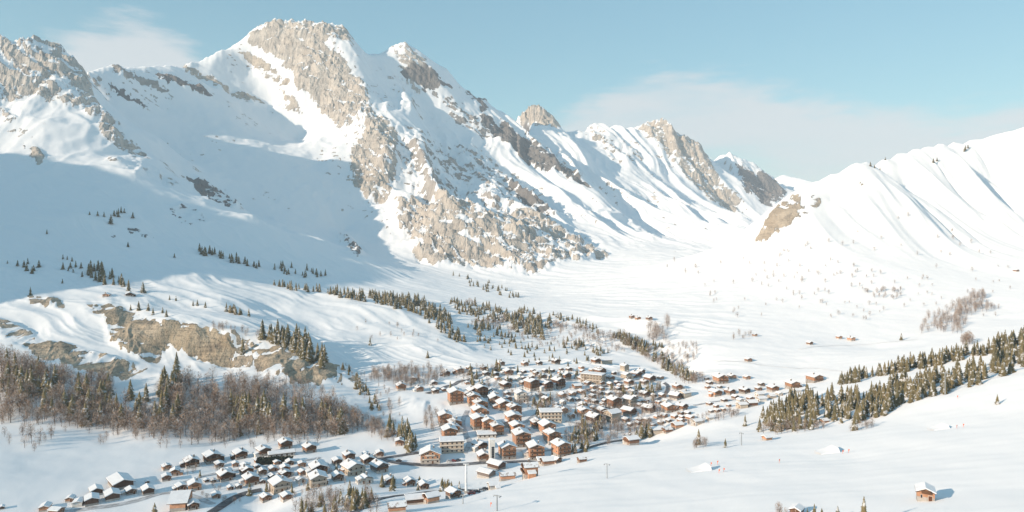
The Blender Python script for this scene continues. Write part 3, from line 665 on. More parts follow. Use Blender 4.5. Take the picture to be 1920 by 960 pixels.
def at(u, v, back=0):
    p = spot(u, v); 
    if back: p.x *= (p.y + back) / p.y; p.y += back; p.z = ground(p.x, p.y)
    return p
def named(u, v, pxw, kind, colr, rz, label, cat='chalet', **kw):
    p = at(u, v); ar = math.radians(rz); ratio = kw.pop('ratio', 1.05)
    w = pxw * p.y / FPX / (abs(math.cos(ar)) + ratio * abs(math.sin(ar)) * .8) / 1.18
    dep = (abs(math.cos(ar)) * w * ratio + abs(math.sin(ar)) * w) * .42
    q_ = at(u, v, dep); q_.z = p.z * .6 + q_.z * .4
    return house(kind, colr, label, cat, q_, ar, w, ratio, **kw)
named(807,870,45,'hotel','o',6,'large orange hotel with rows of pale balconies facing the valley road','hotel',eave=.50,bal='p',ratio=.8)
named(661,893,47,'apartment_house','c',38,'largest cream apartment house west of the stream, under a broad snowy roof','apartment house',eave=.5,bal='p')
named(524,925,46,'apartment_house','c',36,'cream apartment house behind the two low brown chalets, lower hamlet','apartment house',eave=.52,bal='p')
named(596,914,43,'apartment_house','c',25,'cream balconied apartment house standing next to the bare trees, lower hamlet','apartment house',eave=.56,bal='p')
named(226,919,60,'barn','d',42,'very large dark barn with the broadest snowy roof at bottom','barn',eave=.34,win=False,ratio=1.5,chim=False,pitch=20)
named(340,958,38,'barn','o',-78,'long low orange barn cut by the bottom edge','barn',eave=.32,win=False,ratio=.5,chim=False)
named(200,557,17,'farmhouse','o',20,'orange gabled farmhouse alone on the plateau above the cliffs','farmhouse',eave=.36,ratio=1.6)
named(243,556,21,'farmhouse','d',30,'dark farmhouse beside the orange one on the plateau','farmhouse',eave=.34,ratio=1.4)
named(1735,941,44,'log_chalet','o',-28,'small orange log chalet on stone base alone on the ski slope','chalet',eave=.60,ratio=1.1,plinth=1.5)
named(1494,966,30,'log_chalet','b',-40,'small brown log chalet half hidden by spruces at the bottom edge','chalet',eave=.4,ratio=1.1)
named(1545,794,16,'hut','o',-70,'tiny orange hut with snowy roof at the foot of the spruces','hut',win=False,chim=False)
named(1438,826,17,'hut','o',-70,'tiny orange hut at the lower tip of the spruce strip','hut',win=False,chim=False)
# ------------------------------------------------------------------ special buildings, roads, slope furniture
def flat_block(u, v, pxw, storeys, depth, rz, label, colr, name='apartment_block', bal='p'):
    p = at(u, v); w = pxw * p.y / FPX; h = storeys * 2.8; q_ = at(u, v, depth * .5)
    q_.z = p.z * .6 + q_.z * .4
    root = thing(name, label, 'apartment block', q_, math.radians(rz))
    mb = MB(); mb.box(-w/2, w/2, -depth/2, depth/2, -5, h); link_mesh('wall', mb.mesh('wall', [WALLS[colr][0]]), root)
    mb = MB(); mb.box(-w/2-.8, w/2+.8, -depth/2-1.2, depth/2+.8, h+.01, h+.35); roof = link_mesh('roof', mb.mesh('roof', ['roof_wood']), root)
    mb = MB(); mb.box(-w/2-.7, w/2+.7, -depth/2-1.1, depth/2+.7, h+.36, h+1.0, 0, top=(-w/2-.3, w/2+.3, -depth/2-.6, depth/2+.3)); link_mesh('snow_layer', mb.mesh('snow_layer', ['snow']), roof)
    nx = max(3, int(w / 3.0))
    for k in range(storeys):
        for i in range(nx):
            link_mesh('window', WIN, root, ((i + .5) / nx * w - w/2, -depth/2 - .01, k * 2.8 + 1.6), scale=(1.5,1,1.5))
        if k: link_mesh('balcony', BALC[bal], root, (0, -depth/2, k * 2.8), scale=(w * .97,1.2,.95))
        for i in range(3):
            link_mesh('window', WIN, root, (-w/2 - .01, (i + .5) / 3 * depth - depth/2, k * 2.8 + 1.6), (0, 0, -math.pi/2), (1.3,1,1.3))
    return root
flat_block(847,850,44,3,11,8,'long three storey apartment block with flat snowy roof and pale balconies','c')
flat_block(1032,792,40,3,12,4,'long cream flat roofed block with arched ground floor, village centre','c')
flat_block(1112,719,42,3,11,-28,'long flat roofed block angled away below the upper east quarter','c')
flat_block(912,822,34,1,9,8,'low cream arcade building between the orange ranks','w',name='arcade')
flat_block(1025,871,34,1,7,6,'low concrete retaining building under the front orange apartment rank','w',name='garage_block',bal='p')
flat_block(528,858,46,1,6,22,'long low white garages beside the clipped hedge','w',name='garage_block')
# tower with a dark glass strip
p = at(922, 866); hT = 41 * p.y / FPX; wT = 10.5 * p.y / FPX
root = thing('tower', 'slim pale concrete tower with a dark glass strip beside the road', 'tower', (p.x, p.y + wT/2, p.z), math.radians(12))
mb = MB(); mb.box(-wT/2, wT/2, -wT/2, wT/2, -4, hT); link_mesh('shaft', mb.mesh('shaft', ['render_white']), root)
n_p = 7
for k in range(n_p):
    z0 = .3 + k * hT * .68 / n_p
    mb = MB(); mb.box(-wT*.14, wT*.32, -wT/2-.12, -wT/2+.05, z0, z0 + hT*.68/n_p - .18); link_mesh('pane', mb.mesh('pane', ['glass']), root)
mb = MB(); mb.box(-wT*.52, wT*.52, -wT*.52, wT*.52, hT+.01, hT+.5, 0, top=(-wT*.45, wT*.45, -wT*.45, wT*.45)); link_mesh('snow_cap', mb.mesh('snow_cap', ['snow']), root)
# white mast
p = at(874, 925); hM = 54 * p.y / FPX
root = thing('lift_mast', 'tall slim white mast rising from the car park by the stream', 'mast', p)
mb = MB(); mb.tube((0,0,-2), (0,0,hM), .75, .55, 8); link_mesh('pole', mb.mesh('pole', ['metal_white']), root)
mb = MB(); mb.box(-1.2,1.2,-1.2,1.2,-1,1.4); link_mesh('footing', mb.mesh('footing', ['plinth']), root)
mb = MB(); mb.box(-1.6,1.6,-.25,.25,hM+.01,hM+.5); link_mesh('head_beam', mb.mesh('head_beam', ['metal_white']), root)

# clipped hedge: a body of small leaf faces
def leafy_box(L_, W_, H_, n, seed):
    r = random.Random(seed); mb = MB()
    for _ in range(n):
        f = r.random(); x = r.uniform(-L_/2, L_/2)
        if f < .45: y, z = r.uniform(-W_/2, W_/2), H_ * r.uniform(.86, 1.06)
        elif f < .85: y, z = -W_/2 * r.uniform(.8, 1.05), r.uniform(0, H_)
        else: y, z = r.uniform(-W_/2, W_/2), r.uniform(0, H_)
        a = Vector((r.gauss(0,1), r.gauss(0,1), r.gauss(0,1))).normalized(); b_ = a.orthogonal().normalized(); s = r.uniform(.35, .7)
        c = Vector((x, y, z)); mb.quad([c + a*s, c + b_*s, c - a*s, c - b_*s])
    mb.box(-L_/2*.97, L_/2*.97, -W_/2*.8, W_/2*.8, -1, H_*.85)
    return mb.mesh('foliage', ['hedge_leaf'])
a_, b_ = at(480, 872), at(547, 866)
L_ = (b_ - a_).length; mid = (a_ + b_) / 2
root = thing('hedge', 'long dark clipped hedge below the top row of chalets', 'hedge', (mid.x, mid.y + 1.5, min(a_.z, b_.z, ground(mid.x, mid.y)) + .2), math.atan2(b_.y - a_.y, b_.x - a_.x))
link_mesh('foliage', leafy_box(L_, 5.0, 4.0, 900, 3), root)

# roads
def road(name, label, pts, width, mat='asphalt', lift=.32):
    P3 = [at(u, v) for u, v in pts]; dense = []
    for k in range(len(P3) - 1):
        n = max(2, int((P3[k+1] - P3[k]).length / 3))
        for i in range(n):
            t_ = i / n
            p0 = P3[max(k-1, 0)]; p1 = P3[k]; p2 = P3[k+1]; p3 = P3[min(k+2, len(P3)-1)]
            dense.append(.5 * ((2*p1) + (p2-p0)*t_ + (2*p0-5*p1+4*p2-p3)*t_*t_ + (3*p1-p0-3*p2+p3)*t_**3))
    dense.append(P3[-1]); mb = MB(); rows = []
    for k, c in enumerate(dense):
        d_ = dense[min(k+1, len(dense)-1)] - dense[max(k-1, 0)]; d_.z = 0
        if d_.length < 1e-6: d_ = Vector((1,0,0))
        n_ = Vector((-d_.y, d_.x, 0)).normalized()
        row = []
        for s in (-1, -.5, 0, .5, 1):
            q_ = c + n_ * (s * width / 2); row.append((q_.x, q_.y, ground(q_.x, q_.y) + lift))
        rows.append(row)
    zs = [max(r[i][2] for i in range(5)) for r in rows]
    for i in range(len(rows) - 1):
        for s in range(4): mb.quad([rows[i][s], rows[i][s+1], rows[i+1][s+1], rows[i+1][s]])
    o = link_mesh(name, mb.mesh(name, [mat])); o['kind'] = 'structure'; o['label'] = label
    return o
road('road', 'dark cleared road curving up through the lower hamlet', [(385,972),(408,954),(432,938),(462,925),(490,919)], 5.5)
road('road', 'main valley road passing in front of the hotel', [(690,858),(714,862),(745,868),(790,872),(830,873),(870,871),(910,868),(950,867),(1000,866),(1040,868)], 5.0)
road('road', 'lane climbing behind the hotel', [(705,861),(735,857),(760,853),(785,849)], 4.5)
road('road', 'road sweeping round the bend at the bottom', [(655,972),(668,957),(685,945),(715,935),(760,928),(800,923),(840,919),(885,920)], 6.0)
road('road', 'street climbing to the upper hamlet', [(800,738),(825,730),(850,722),(880,712),(910,702),(940,694),(965,690)], 5.0)
road('road', 'street through the upper east quarter', [(1066,742),(1085,735),(1110,730),(1150,722)], 4.0)
road('road', 'lane beside the stream in the east quarter', [(1215,760),(1235,748),(1250,735),(1252,724),(1245,718)], 4.0)
road('road', 'street under the ski slope edge', [(1085,850),(1110,838),(1150,828),(1190,822),(1230,812)], 4.0)

m, t, b = new_mat('packed_snow'); b.inputs['Roughness'].default_value = .8; n_ = tex(t, .25, 4); t.links.new(mixc(t, sstep(t, n_, .35, .7), (.62,.62,.63), (.36,.35,.345)), b.inputs['Base Color'])
for lab, pts in [('packed snow lane along the hedge in the lower hamlet', [(345,905),(380,893),(430,884),(480,878),(530,872),(560,866),(600,858)]),
    ('packed snow lane through the lower hamlet cluster', [(500,905),(560,896),(600,888),(640,880),(680,870)]),
    ('packed snow lane between the orange ranks', [(870,850),(880,830),(872,812),(868,790),(876,770)]),
    ('packed snow lane in the village centre', [(985,792),(1010,775),(1050,762),(1100,765),(1150,757),(1200,752)]),
    ('packed snow track to the far hamlet', [(1300,760),(1350,752),(1420,745),(1470,738),(1530,726)]),
    ('packed snow lane above the three dark blocks', [(940,715),(980,712),(1030,716),(1080,712),(1110,706)]),
    ('packed snow lane before the upper east quarter', [(1110,728),(1150,716),(1200,712),(1240,716)]),
    ('packed snow yard lane by the front orange rank', [(930,852),(960,845),(1000,846),(1040,842)]),
    ('packed snow lane under the rear orange rank', [(870,778),(910,788),(945,796),(985,792)]),
    ('packed snow lane down to the stream', [(1060,790),(1110,800),(1160,806),(1210,800),(1260,788)]),
    ('packed snow lane along the bottom of the lower hamlet', [(120,960),(200,950),(260,938),(310,925),(360,930),(400,945)]),
    ('groomed track crossing the white plain', [(1330,676),(1420,683),(1520,690),(1600,699)]),
    ('groomed track beside the plain farms', [(1500,655),(1560,648),(1640,644),(1720,636)])]:
    road('packed_snow_path', lab, pts, 4.0 if 'ski track' not in lab else 1.6, 'packed_snow' if 'groomed' not in lab else 'snow', .25)
# jump kickers on the slope: wedge of groomed snow with a steep shaded lip
def kicker(u, v, L_, W_, H_, rz, label):
    p = at(u, v); mb = MB()
    n = 8; prof = [(-L_ + L_ * i / n, H_ * (i / n) ** 1.7) for i in range(n + 1)] + [(.5, -.6)]
    for i in range(len(prof) - 1):
        (x0, z0), (x1, z1) = prof[i], prof[i+1]
        w0, w1 = W_/2, W_/2
        mb.quad([(x0,-w0,z0),(x1,-w1,z1),(x1,w1,z1),(x0,w0,z0)])
        for s in (-1, 1):
            e0, e1 = s*(w0 + z0*.9), s*(w1 + max(z1,0)*.9)
            f_ = [(x0, s*w0, z0), (x1, s*w1, z1), (x1, e1, -.6), (x0, e0, -.6)]
            mb.quad(f_ if s < 0 else f_[::-1])
    o = link_mesh('snow_jump', mb.mesh('snow_jump', ['snow']), None, (p.x, p.y, p.z), (0, 0, math.radians(rz)))
    o['label'] = label; o['category'] = 'jump'; o['group'] = 'jumps on the ski slope'
kicker(1328, 880, 10, 6, 2.4, 8, 'lowest snow jump on the ski slope, with orange markers')
kicker(1566, 846, 10, 6, 2.6, 8, 'middle snow jump with shaded lip on the open ski slope')
kicker(1772, 803, 9, 5, 2.3, 8, 'highest snow jump on the ski slope below the spruces')
# markers
mb = MB(); mb.tube((0,0,-.3),(0,0,1.9),.09,.09,6); MPOLE = mb.mesh('pole', ['orange_marker'])
mb = MB(); mb.box(.05,.5,-.04,.04,1.25,1.85); mb.box(.05,.3,-.04,.04,1.05,1.25); MFLAG = mb.mesh('flag', ['orange_marker'])
for (u, v, lab) in [(1348,887,'orange slope marker just past the lowest jump'),(1357,885,'second orange slope marker past the lowest jump'),(1333,874,'orange slope marker above the lowest jump lip'),(1345,871,'upper orange slope marker behind the lowest jump'),
    (1580,851,'orange slope marker just past the middle jump'),(1591,849,'second orange slope marker past the middle jump'),(1461,868,'lone orange slope marker between the lower two jumps'),(1794,803,'orange slope marker just past the highest jump'),(1806,801,'second orange slope marker past the highest jump'),(1795,747,'orange slope marker near the lift pylon'),(920,950,'orange slope marker beside the small lift post')]:
    p = at(u, v); r = thing('slope_marker', lab, 'marker', p, RND.uniform(-.6, .6), 'orange slope markers'); link_mesh('pole', MPOLE, r); link_mesh('flag', MFLAG, r)
# lift pylons
def pylon(u, v, hpx, label, arm=1.0, dbl=True):
    p = at(u, v); h = hpx * p.y / FPX
    root = thing('lift_pylon', label, 'pylon', p, math.radians(-25), 'ski lift pylons')
    mb = MB(); mb.tube((0,0,-2),(0,0,h),.35,.22,8); link_mesh('pole', mb.mesh('pole', ['metal']), root)
    mb = MB(); mb.box(-2.2*arm,2.2*arm,-.16,.16,h-.5,h-.2); link_mesh('cross_arm', mb.mesh('cross_arm', ['metal']), root)
    for s in (-1, 1):
        mb = MB(); mb.box(s*2.1*arm-.12,s*2.1*arm+.12,-1.0,1.0,h-.75,h-.52); link_mesh('sheave_train', mb.mesh('sheave_train', ['metal']), root)
    return root
pylon(1772,741,42,'tall lift pylon with cross arm against the spruces',1.5)
pylon(1722,738,30,'shorter lift pylon left of the tall one among spruces',1.2)
pylon(932,958,30,'small leaning lift post at the bottom of the ski slope',.7)
pylon(1138,897,28,'thin lift post on the ski slope edge above the stream',.6)
pylon(868,945,18,'low lift post at the slope foot near the stream houses',.5)
pylon(1390,835,24,'slim lift post beside the lone spruce at the slope edge',.5)
pylon(1685,690,22,'faint slim pylon on the plain behind the spruces',.5)

# parked cars
def car_parts():
    out = {}
    def body(mat):
        mb = MB(); mb.box(-2.1,2.1,-.85,.85,.35,.85,0,top=(-2.05,2.0,-.82,.82)); mb.box(-1.3,1.2,-.78,.78,.86,1.45,0,top=(-.95,.75,-.62,.62)); return mb.mesh('body', [mat])
    for c in ('car_red','car_dark','car_silver','car_white'): out[c] = body(c)
    mb = MB(); mb.box(-1.15,1.05,-.80,.80,.92,1.36,0,top=(-.92,.72,-.655,.655)); out['glass'] = mb.mesh('side_windows', ['glass'])
    mb = MB(); mb.tube((0,-.12,0),(0,.12,0),.33,.33,10); out['wheel'] = mb.mesh('wheel', ['tyre'])
    return out
CP = car_parts(); CN = {'car_red':'red','car_dark':'dark','car_silver':'silver','car_white':'white'}
for i, (u, v, c, rz, where) in enumerate([(893,925,'car_dark',20,'car park by the white mast, front end'),(901,922,'car_silver',18,'car park by the white mast, middle'),(909,920,'car_dark',25,'car park by the white mast, uphill end'),(884,928,'car_red',15,'car park entrance nearest the white mast'),
    (842,867,'car_white',5,'line before the long balconied block, west end'),(850,866,'car_red',5,'line before the long balconied block, middle'),(859,865,'car_dark',8,'line before the long balconied block, east end'),(748,866,'car_dark',-10,'verge of the road west of the hotel')]):
    p = at(u, v); p.z += .35; r = thing('parked_car', f'{CN[c]} parked car in the {where}' if 'verge' not in where else 'dark parked car on the ' + where, 'car', p, math.radians(rz), 'parked cars in the village')
    link_mesh('body', CP[c], r); link_mesh('side_windows', CP['glass'], r)
    for x in (-1.3, 1.3):
        for y in (-.78, .78): link_mesh('wheel', CP['wheel'], r, (x, y, .33))
# ------------------------------------------------------------------ trees
def leaf_mat(name, c, c2, snow, up=.35):
    m, t, b = new_mat(name); b.inputs['Roughness'].default_value = .85; b.inputs['Specular IOR Level'].default_value = .1
    oi = t.nodes.new('ShaderNodeObjectInfo'); g = t.nodes.new('ShaderNodeNewGeometry')
    n = tex(t, .45, 3, vec=g.outputs['Position']); n2 = tex(t, .09, 2, vec=g.outputs['Position'])
    col = mixc(t, sstep(t, n2, .35, .65), c, c2)
    sp_ = t.nodes.new('ShaderNodeSeparateXYZ'); t.links.new(g.outputs['Normal'], sp_.inputs[0])
    f = mth(t, 'MULTIPLY', sstep(t, n, 1 - snow, 1 - snow + .12), sstep(t, mth(t, 'ABSOLUTE', sp_.outputs[2]), up, up + .25))
    t.links.new(mixc(t, f, col, (.78, .78, .78)), b.inputs['Base Color'])
    return m
leaf_mat('spruce_needles', (.145,.128,.068), (.235,.188,.096), .47)
leaf_mat('twigs', (.29,.19,.135), (.42,.305,.225), .50, .1)
leaf_mat('bush_twigs', (.16,.12,.105), (.22,.17,.15), .3, .1)
simple('bark', (.14,.105,.085), (.09,.07,.06), scale=1.5)

def spruce_mesh(seed, levels=15, per=8, wide=.17):
    r = random.Random(seed); mb = MB()
    for i in range(levels):
        z = .07 + .91 * (i / (levels - 1)) ** .95
        rad = (wide * (1 - z) ** .85 + .012) * r.uniform(.82, 1.15)
        k = max(4, int(per * (1 - z * .5)))
        a0 = r.random() * 6.28
        for j in range(k):
            a = a0 + 6.283 * j / k + r.uniform(-.3, .3); rr = rad * r.uniform(.7, 1.2); dz = -.055 - .05 * (1 - z) * r.random()
            c, s = math.cos(a), math.sin(a); wd = rr * r.uniform(.38, .55) + .008
            root_ = (0, 0, z + .03); tip = (c*rr, s*rr, z + dz); l_ = (c*rr*.62 - s*wd, s*rr*.62 + c*wd, z + dz*.55 - .012); r_ = (c*rr*.62 + s*wd, s*rr*.62 - c*wd, z + dz*.55 - .012)
            n = len(mb.v); mid_ = (c*rr*.62, s*rr*.62, z + dz*.35 + .012)
            mb.v += [root_, l_, tip, r_, mid_]
            for f in ((0,1,4),(1,2,4),(2,3,4),(3,0,4)): mb.f.append(tuple(n + q for q in f)); mb.m.append(0)
    n = len(mb.v); mb.v += [(0,0,1.0),(.012,0,.93),(-.006,.01,.93),(-.006,-.01,.93)]
    for f in ((0,1,2),(0,2,3),(0,3,1)): mb.f.append(tuple(n + q for q in f)); mb.m.append(0)
    return mb
def trunk_mb(r0=.016, top=.5):
    mb = MB(); mb.tube((0,0,-.06), (0,0,top), r0, r0*.45, 5); return mb
def bare_mesh(seed, twigs=230, wide=.24):
    r = random.Random(seed); wood = MB(); tw = MB()
    wood.tube((0,0,-.06), (0,0,.34), .014, .010, 5)
    wood.tube((0,0,.34), (r.uniform(-.03,.03), r.uniform(-.03,.03), .72), .012, .004, 4)
    ends = []
    for i in range(9):
        z = r.uniform(.22, .62); a = r.random()*6.283; l = r.uniform(.16, .30); up = r.uniform(.12, .30)
        e = Vector((math.cos(a)*l*.75, math.sin(a)*l*.75, z + up)); wood.tube((0,0,z), e, .008, .002, 3); ends.append(e)
    for i in range(twigs):
        while True:
            p = Vector((r.uniform(-1,1), r.uniform(-1,1), r.uniform(-1,1)))
            if p.length < 1 and p.length > .25: break
        c = Vector((p.x*wide*(1.1 - .25*p.z), p.y*wide*(1.1 - .25*p.z), .54 + p.z*.45))
        d_ = (Vector((p.x, p.y, p.z*.5 + .75)).normalized() + Vector((r.uniform(-.5,.5), r.uniform(-.5,.5), r.uniform(-.3,.3)))).normalized()
        l = r.uniform(.05, .12); s = d_.orthogonal().normalized() * r.uniform(.004, .009)
        if r.random() < .5: s = d_.cross(s)
        n = len(tw.v); tw.v += [tuple(c - d_*l*.5 - s), tuple(c - d_*l*.5 + s), tuple(c + d_*l*.5 + s*.4), tuple(c + d_*l*.5 - s*.4)]; tw.f.append((n, n+1, n+2, n+3)); tw.m.append(0)
    return wood, tw
SPM = [spruce_mesh(k, 15 + k % 3, 9, .22 + .03 * (k % 4)) for k in range(6)]
SPC = [s.mesh('crown', ['spruce_needles']) for s in SPM]
SPT = trunk_mb().mesh('trunk', ['bark'])
BRM = [bare_mesh(100 + k, wide=.2 + .03 * (k % 3)) for k in range(6)]
BRT = [w.mesh('trunk', ['bark']) for w, _ in BRM]; BRC = [c.mesh('crown', ['twigs']) for _, c in BRM]
TREES = {'s': [], 'b': [], 'u': []}
TR = random.Random(21)
def clear_of_houses(p, r=1.5):
    for root, q_, w, d, rz in HOUSES:
        dx, dy = p.x - q_.x, p.y - q_.y
        if abs(dx) > 30 or abs(dy) > 30: continue
        c, s = math.cos(-rz), math.sin(-rz); lx, ly = dx*c - dy*s, dx*s + dy*c
        if abs(lx) < w/2 + r and abs(ly) < d/2 + r: return False
    return True
def put(kind, u, v, hpx, label, group):
    p = spot(u, v)
    if p is None or not clear_of_houses(p): return
    TREES[kind].append((hpx, p, hpx * p.y / FPX, label, group))
def patch(kind, n, hpx, poly, label, group, var=.28):
    xs = [q_[0] for q_ in poly]; ys = [q_[1] for q_ in poly]; k = 0; tries = 0
    while k < n and tries < n * 60:
        tries += 1
        u, v = TR.uniform(min(xs), max(xs)), TR.uniform(min(ys), max(ys))
        if not bool(inpoly(np.array([u]), np.array([v]), poly)[0]): continue
        if hpx > 20 and bool(inpoly(np.array([u]), np.array([v]), GLADE)[0]) and TR.random() < .93: k += 1; continue
        put(kind, u, v, hpx * TR.uniform(1 - var, 1 + var), label, group); k += 1
GLADE = [(200,742),(235,728),(300,742),(305,765),(270,778),(215,768)]
patch('s',270,29,[(1418,815),(1430,780),(1500,752),(1580,745),(1700,718),(1800,702),(1925,655),(1925,690),(1800,735),(1740,745),(1680,765),(1640,790),(1560,800),(1480,812)],'snow flecked olive spruce in the forest strip above the ski slope','spruces of the strip above the ski slope')
patch('s',150,23,[(1570,716),(1680,692),(1800,667),(1940,632),(1940,645),(1800,677),(1680,701),(1580,722)],'olive spruce in the row behind the narrow white field','spruces behind the narrow white field')
for u, v, h, lab in [(1310,834,30,'lone spruce among bare shrubs at the lower slope edge'),(1397,799,22,'snow flecked spruce alone on the slope beside the strip tip'),(1360,839,18,'small spruce just below the lone snow flecked one'),(1870,758,19,'small round spruce alone on the upper ski slope'),(1602,807,28,'spruce with bare shrubs at the slope edge below the strip'),(1620,990,60,'tallest golden spruce cut by the bottom edge'),(1527,982,38,'dark spruce beside the half hidden log chalet'),(1541,980,28,'small dark spruce by the half hidden log chalet'),(1571,978,30,'little spruce between the log chalet and the golden spruce'),(1514,978,26,'small olive spruce touching the half hidden log chalet'),
    (268,549,21,'dark spruce standing alone right behind the plateau farm'),(57,553,16,'lone spruce at the far cliff brow of the plateau'),(88,439,10,'tiny lone dark spruce high on the shaded slope'),(240,463,10,'lone dark spruce under the striped crags'),(327,483,9,'single dark spruce on the smooth shaded slope'),(694,647,17,'lone spruce in the middle of the sunlit hump'),(802,671,14,'lone spruce at the foot of the sunlit hump'),(117,531,9,'tiny spruce on the plateau above the sunlit streaks'),(290,968,26,'brown spruce cut by the bottom edge beside the barns'),(468,928,26,'pair spruce in front of the road in lower hamlet'),(500,922,20,'spruce before the cream apartment house'),(547,925,20,'spruce at the corner of the cream apartment house'),(455,664,32,'large dark spruce in the cleft beside the ochre cliff')]:
    put('s', u, v, h, lab, None)
for u, v, h in [(168,403,7),(183,405,10),(195,406,10),(208,420,18),(214,405,12),(222,407,17),(233,399,9),(249,409,12),(227,400,13),(219,402,9)]: put('s', u, v, h, 'dark spruce in the little clump on the high crags', 'spruces on the high crags')
for u, v, h in [(33,499,12),(45,501,14),(50,508,15),(60,513,14),(73,501,14),(52,495,12),(14,494,6),(63,508,12)]: put('s', u, v, h, 'dark spruce in the small group on the shaded plateau edge', 'small spruce group on the shaded plateau')
for u, v, h in [(118,486,10),(126,487,8),(118,505,14),(132,503,12),(142,501,13),(152,503,12),(137,511,8),(154,519,11),(128,508,8),(135,490,9)]: put('s', u, v, h, 'dark spruce in the loose group uphill of the plateau clump', 'loose spruce group on the plateau')
patch('s',30,18,[(163,510),(185,495),(215,522),(246,547),(235,550),(200,537),(168,522)],'dark spruce in the dense clump on the shaded plateau','dense spruce clump on the plateau')
patch('s',36,13,[(362,466),(400,475),(450,485),(492,500),(480,504),(430,492),(378,481)],'dark spruce in the line along the shaded slope','spruce line on the shaded slope')
patch('s',26,11,[(500,502),(545,497),(612,516),(600,522),(540,518)],'dark spruce scattered at the end of the slope line','scattered spruces below the slope line')
patch('s',26,13,[(485,528),(560,541),(620,549),(560,548)],'spruce in the thin row along the hump crest','thin spruce row on the hump crest')
patch('s',170,15,[(610,549),(700,555),(790,565),(838,592),(832,607),(780,588),(700,568),(640,559)],'spruce in the dense belt behind the sunlit hump','dense spruce belt behind the hump')
patch('s',46,15,[(780,588),(838,592),(872,642),(850,642),(800,602)],'spruce on the gully side below the dense belt','spruces on the gully side')
patch('s',100,12,[(840,563),(930,578),(1000,603),(1032,617),(1010,622),(930,602),(850,583)],'spruce in the long middle belt across the snowfields','middle spruce belt')
patch('s',60,16,[(960,593),(1032,603),(1022,642),(960,622)],'spruce in the thick grove amid the snowfields','grove amid the snowfields')
patch('s',28,13,[(880,593),(950,622),(960,642),(890,627)],'spruce in the loose grove left of the thick grove','loose grove amid the snowfields')
patch('s',55,10,[(1020,583),(1090,603),(1150,627),(1245,652),(1230,657),(1140,632),(1060,607)],'small spruce in the thin line leading to the ravine','thin spruce line to the ravine')
patch('s',38,9,[(830,513),(900,523),(960,548),(988,562),(950,558),(880,538)],'small spruce under the great cliff','small spruces under the great cliff')
patch('s',75,10,[(870,603),(1080,643),(1180,682),(1000,682),(900,652)],'single spruce dotting the lower snowfields','spruces dotting the lower snowfields')
patch('s',50,28,[(485,635),(540,655),(605,695),(612,680),(575,645),(520,625)],'tall dark spruce in the wood on top of the rocky brow','spruce wood on the rocky brow')
patch('s',16,14,[(418,582),(440,586),(472,594),(450,592)],'spruce in the short row above the ochre cliff','short spruce row above the cliff')
for u, v, h in [(245,582,12),(260,582,18),(278,582,14),(287,590,14),(305,587,12),(312,594,14),(318,562,9),(330,564,10),(362,573,11),(370,573,12),(385,577,12)]: put('s', u, v, h, 'spruce along the cliff brow below the plateau farm', 'spruces along the cliff brow')
patch('s',68,38,[(0,680),(60,700),(120,722),(280,740),(300,800),(180,805),(0,750)],'dark spruce in the shaded wood below the cliffs','dark spruces in the wood below the cliffs')
patch('s',16,52,[(300,715),(332,705),(334,802),(300,802)],'lofty spruce near the middle of the bare wood','very tall spruces in the bare wood')
patch('s',45,40,[(430,770),(640,790),(640,812),(430,818)],'brownish spruce at the lower border of the bare wood','spruces at the lower border of the wood')
patch('s',26,30,[(556,970),(640,930),(700,935),(705,970)],'spruce in the grove at the bottom by the road bend','spruces by the bottom road bend')
patch('s',16,22,[(700,908),(860,908),(870,922),(720,922)],'spruce on the stream bank below the hotel','spruces on the stream bank')
patch('s',22,28,[(722,802),(770,802),(786,852),(770,852),(730,827)],'olive spruce on the bank behind the hotel','spruces behind the hotel')
patch('s',26,18,[(880,692),(1125,690),(1125,722),(880,732)],'spruce between the chalets of the upper hamlet','spruces of the upper hamlet')
patch('s',10,20,[(840,732),(930,722),(930,747),(850,742)],'spruce above the rear rank of orange chalets','spruces above the orange ranks')
patch('s',9,17,[(1000,745),(1032,745),(1032,788),(1000,788)],'spruce in the village centre garden','spruces in the village centre')
patch('s',28,21,[(1050,835),(1090,795),(1130,803),(1110,848),(1060,852)],'dark spruce in the ravine wood by the last orange chalets','spruces in the ravine wood')
patch('s',9,23,[(1180,815),(1232,803),(1232,818),(1190,828)],'dark spruce in the hollow under the east quarter','spruces under the east quarter')
patch('s',16,16,[(1150,738),(1220,722),(1232,742),(1170,752)],'spruce between the houses of the east quarter','spruces of the east quarter')
patch('s',95,15,[(1150,618),(1260,682),(1302,712),(1285,718),(1220,675),(1170,645)],'spruce in the shaded ravine beside the plain','spruces in the shaded ravine')
patch('s',0,14,[(1580,305),(1700,310),(1700,330),(1640,330)],'tiny spruce near the ridge of the white hill','tiny spruces on the white hill')
for u, v, h in [(1632,312,9),(1640,315,8),(1650,320,7),(1750,305,9),(1757,302,7),(1810,282,10),(1815,278,8),(1808,284,7),(1690,638,14),(1660,300,6)]: put('s', u, v, h, 'tiny dark conifer dotted on the white hill', 'tiny conifers on the white hill')

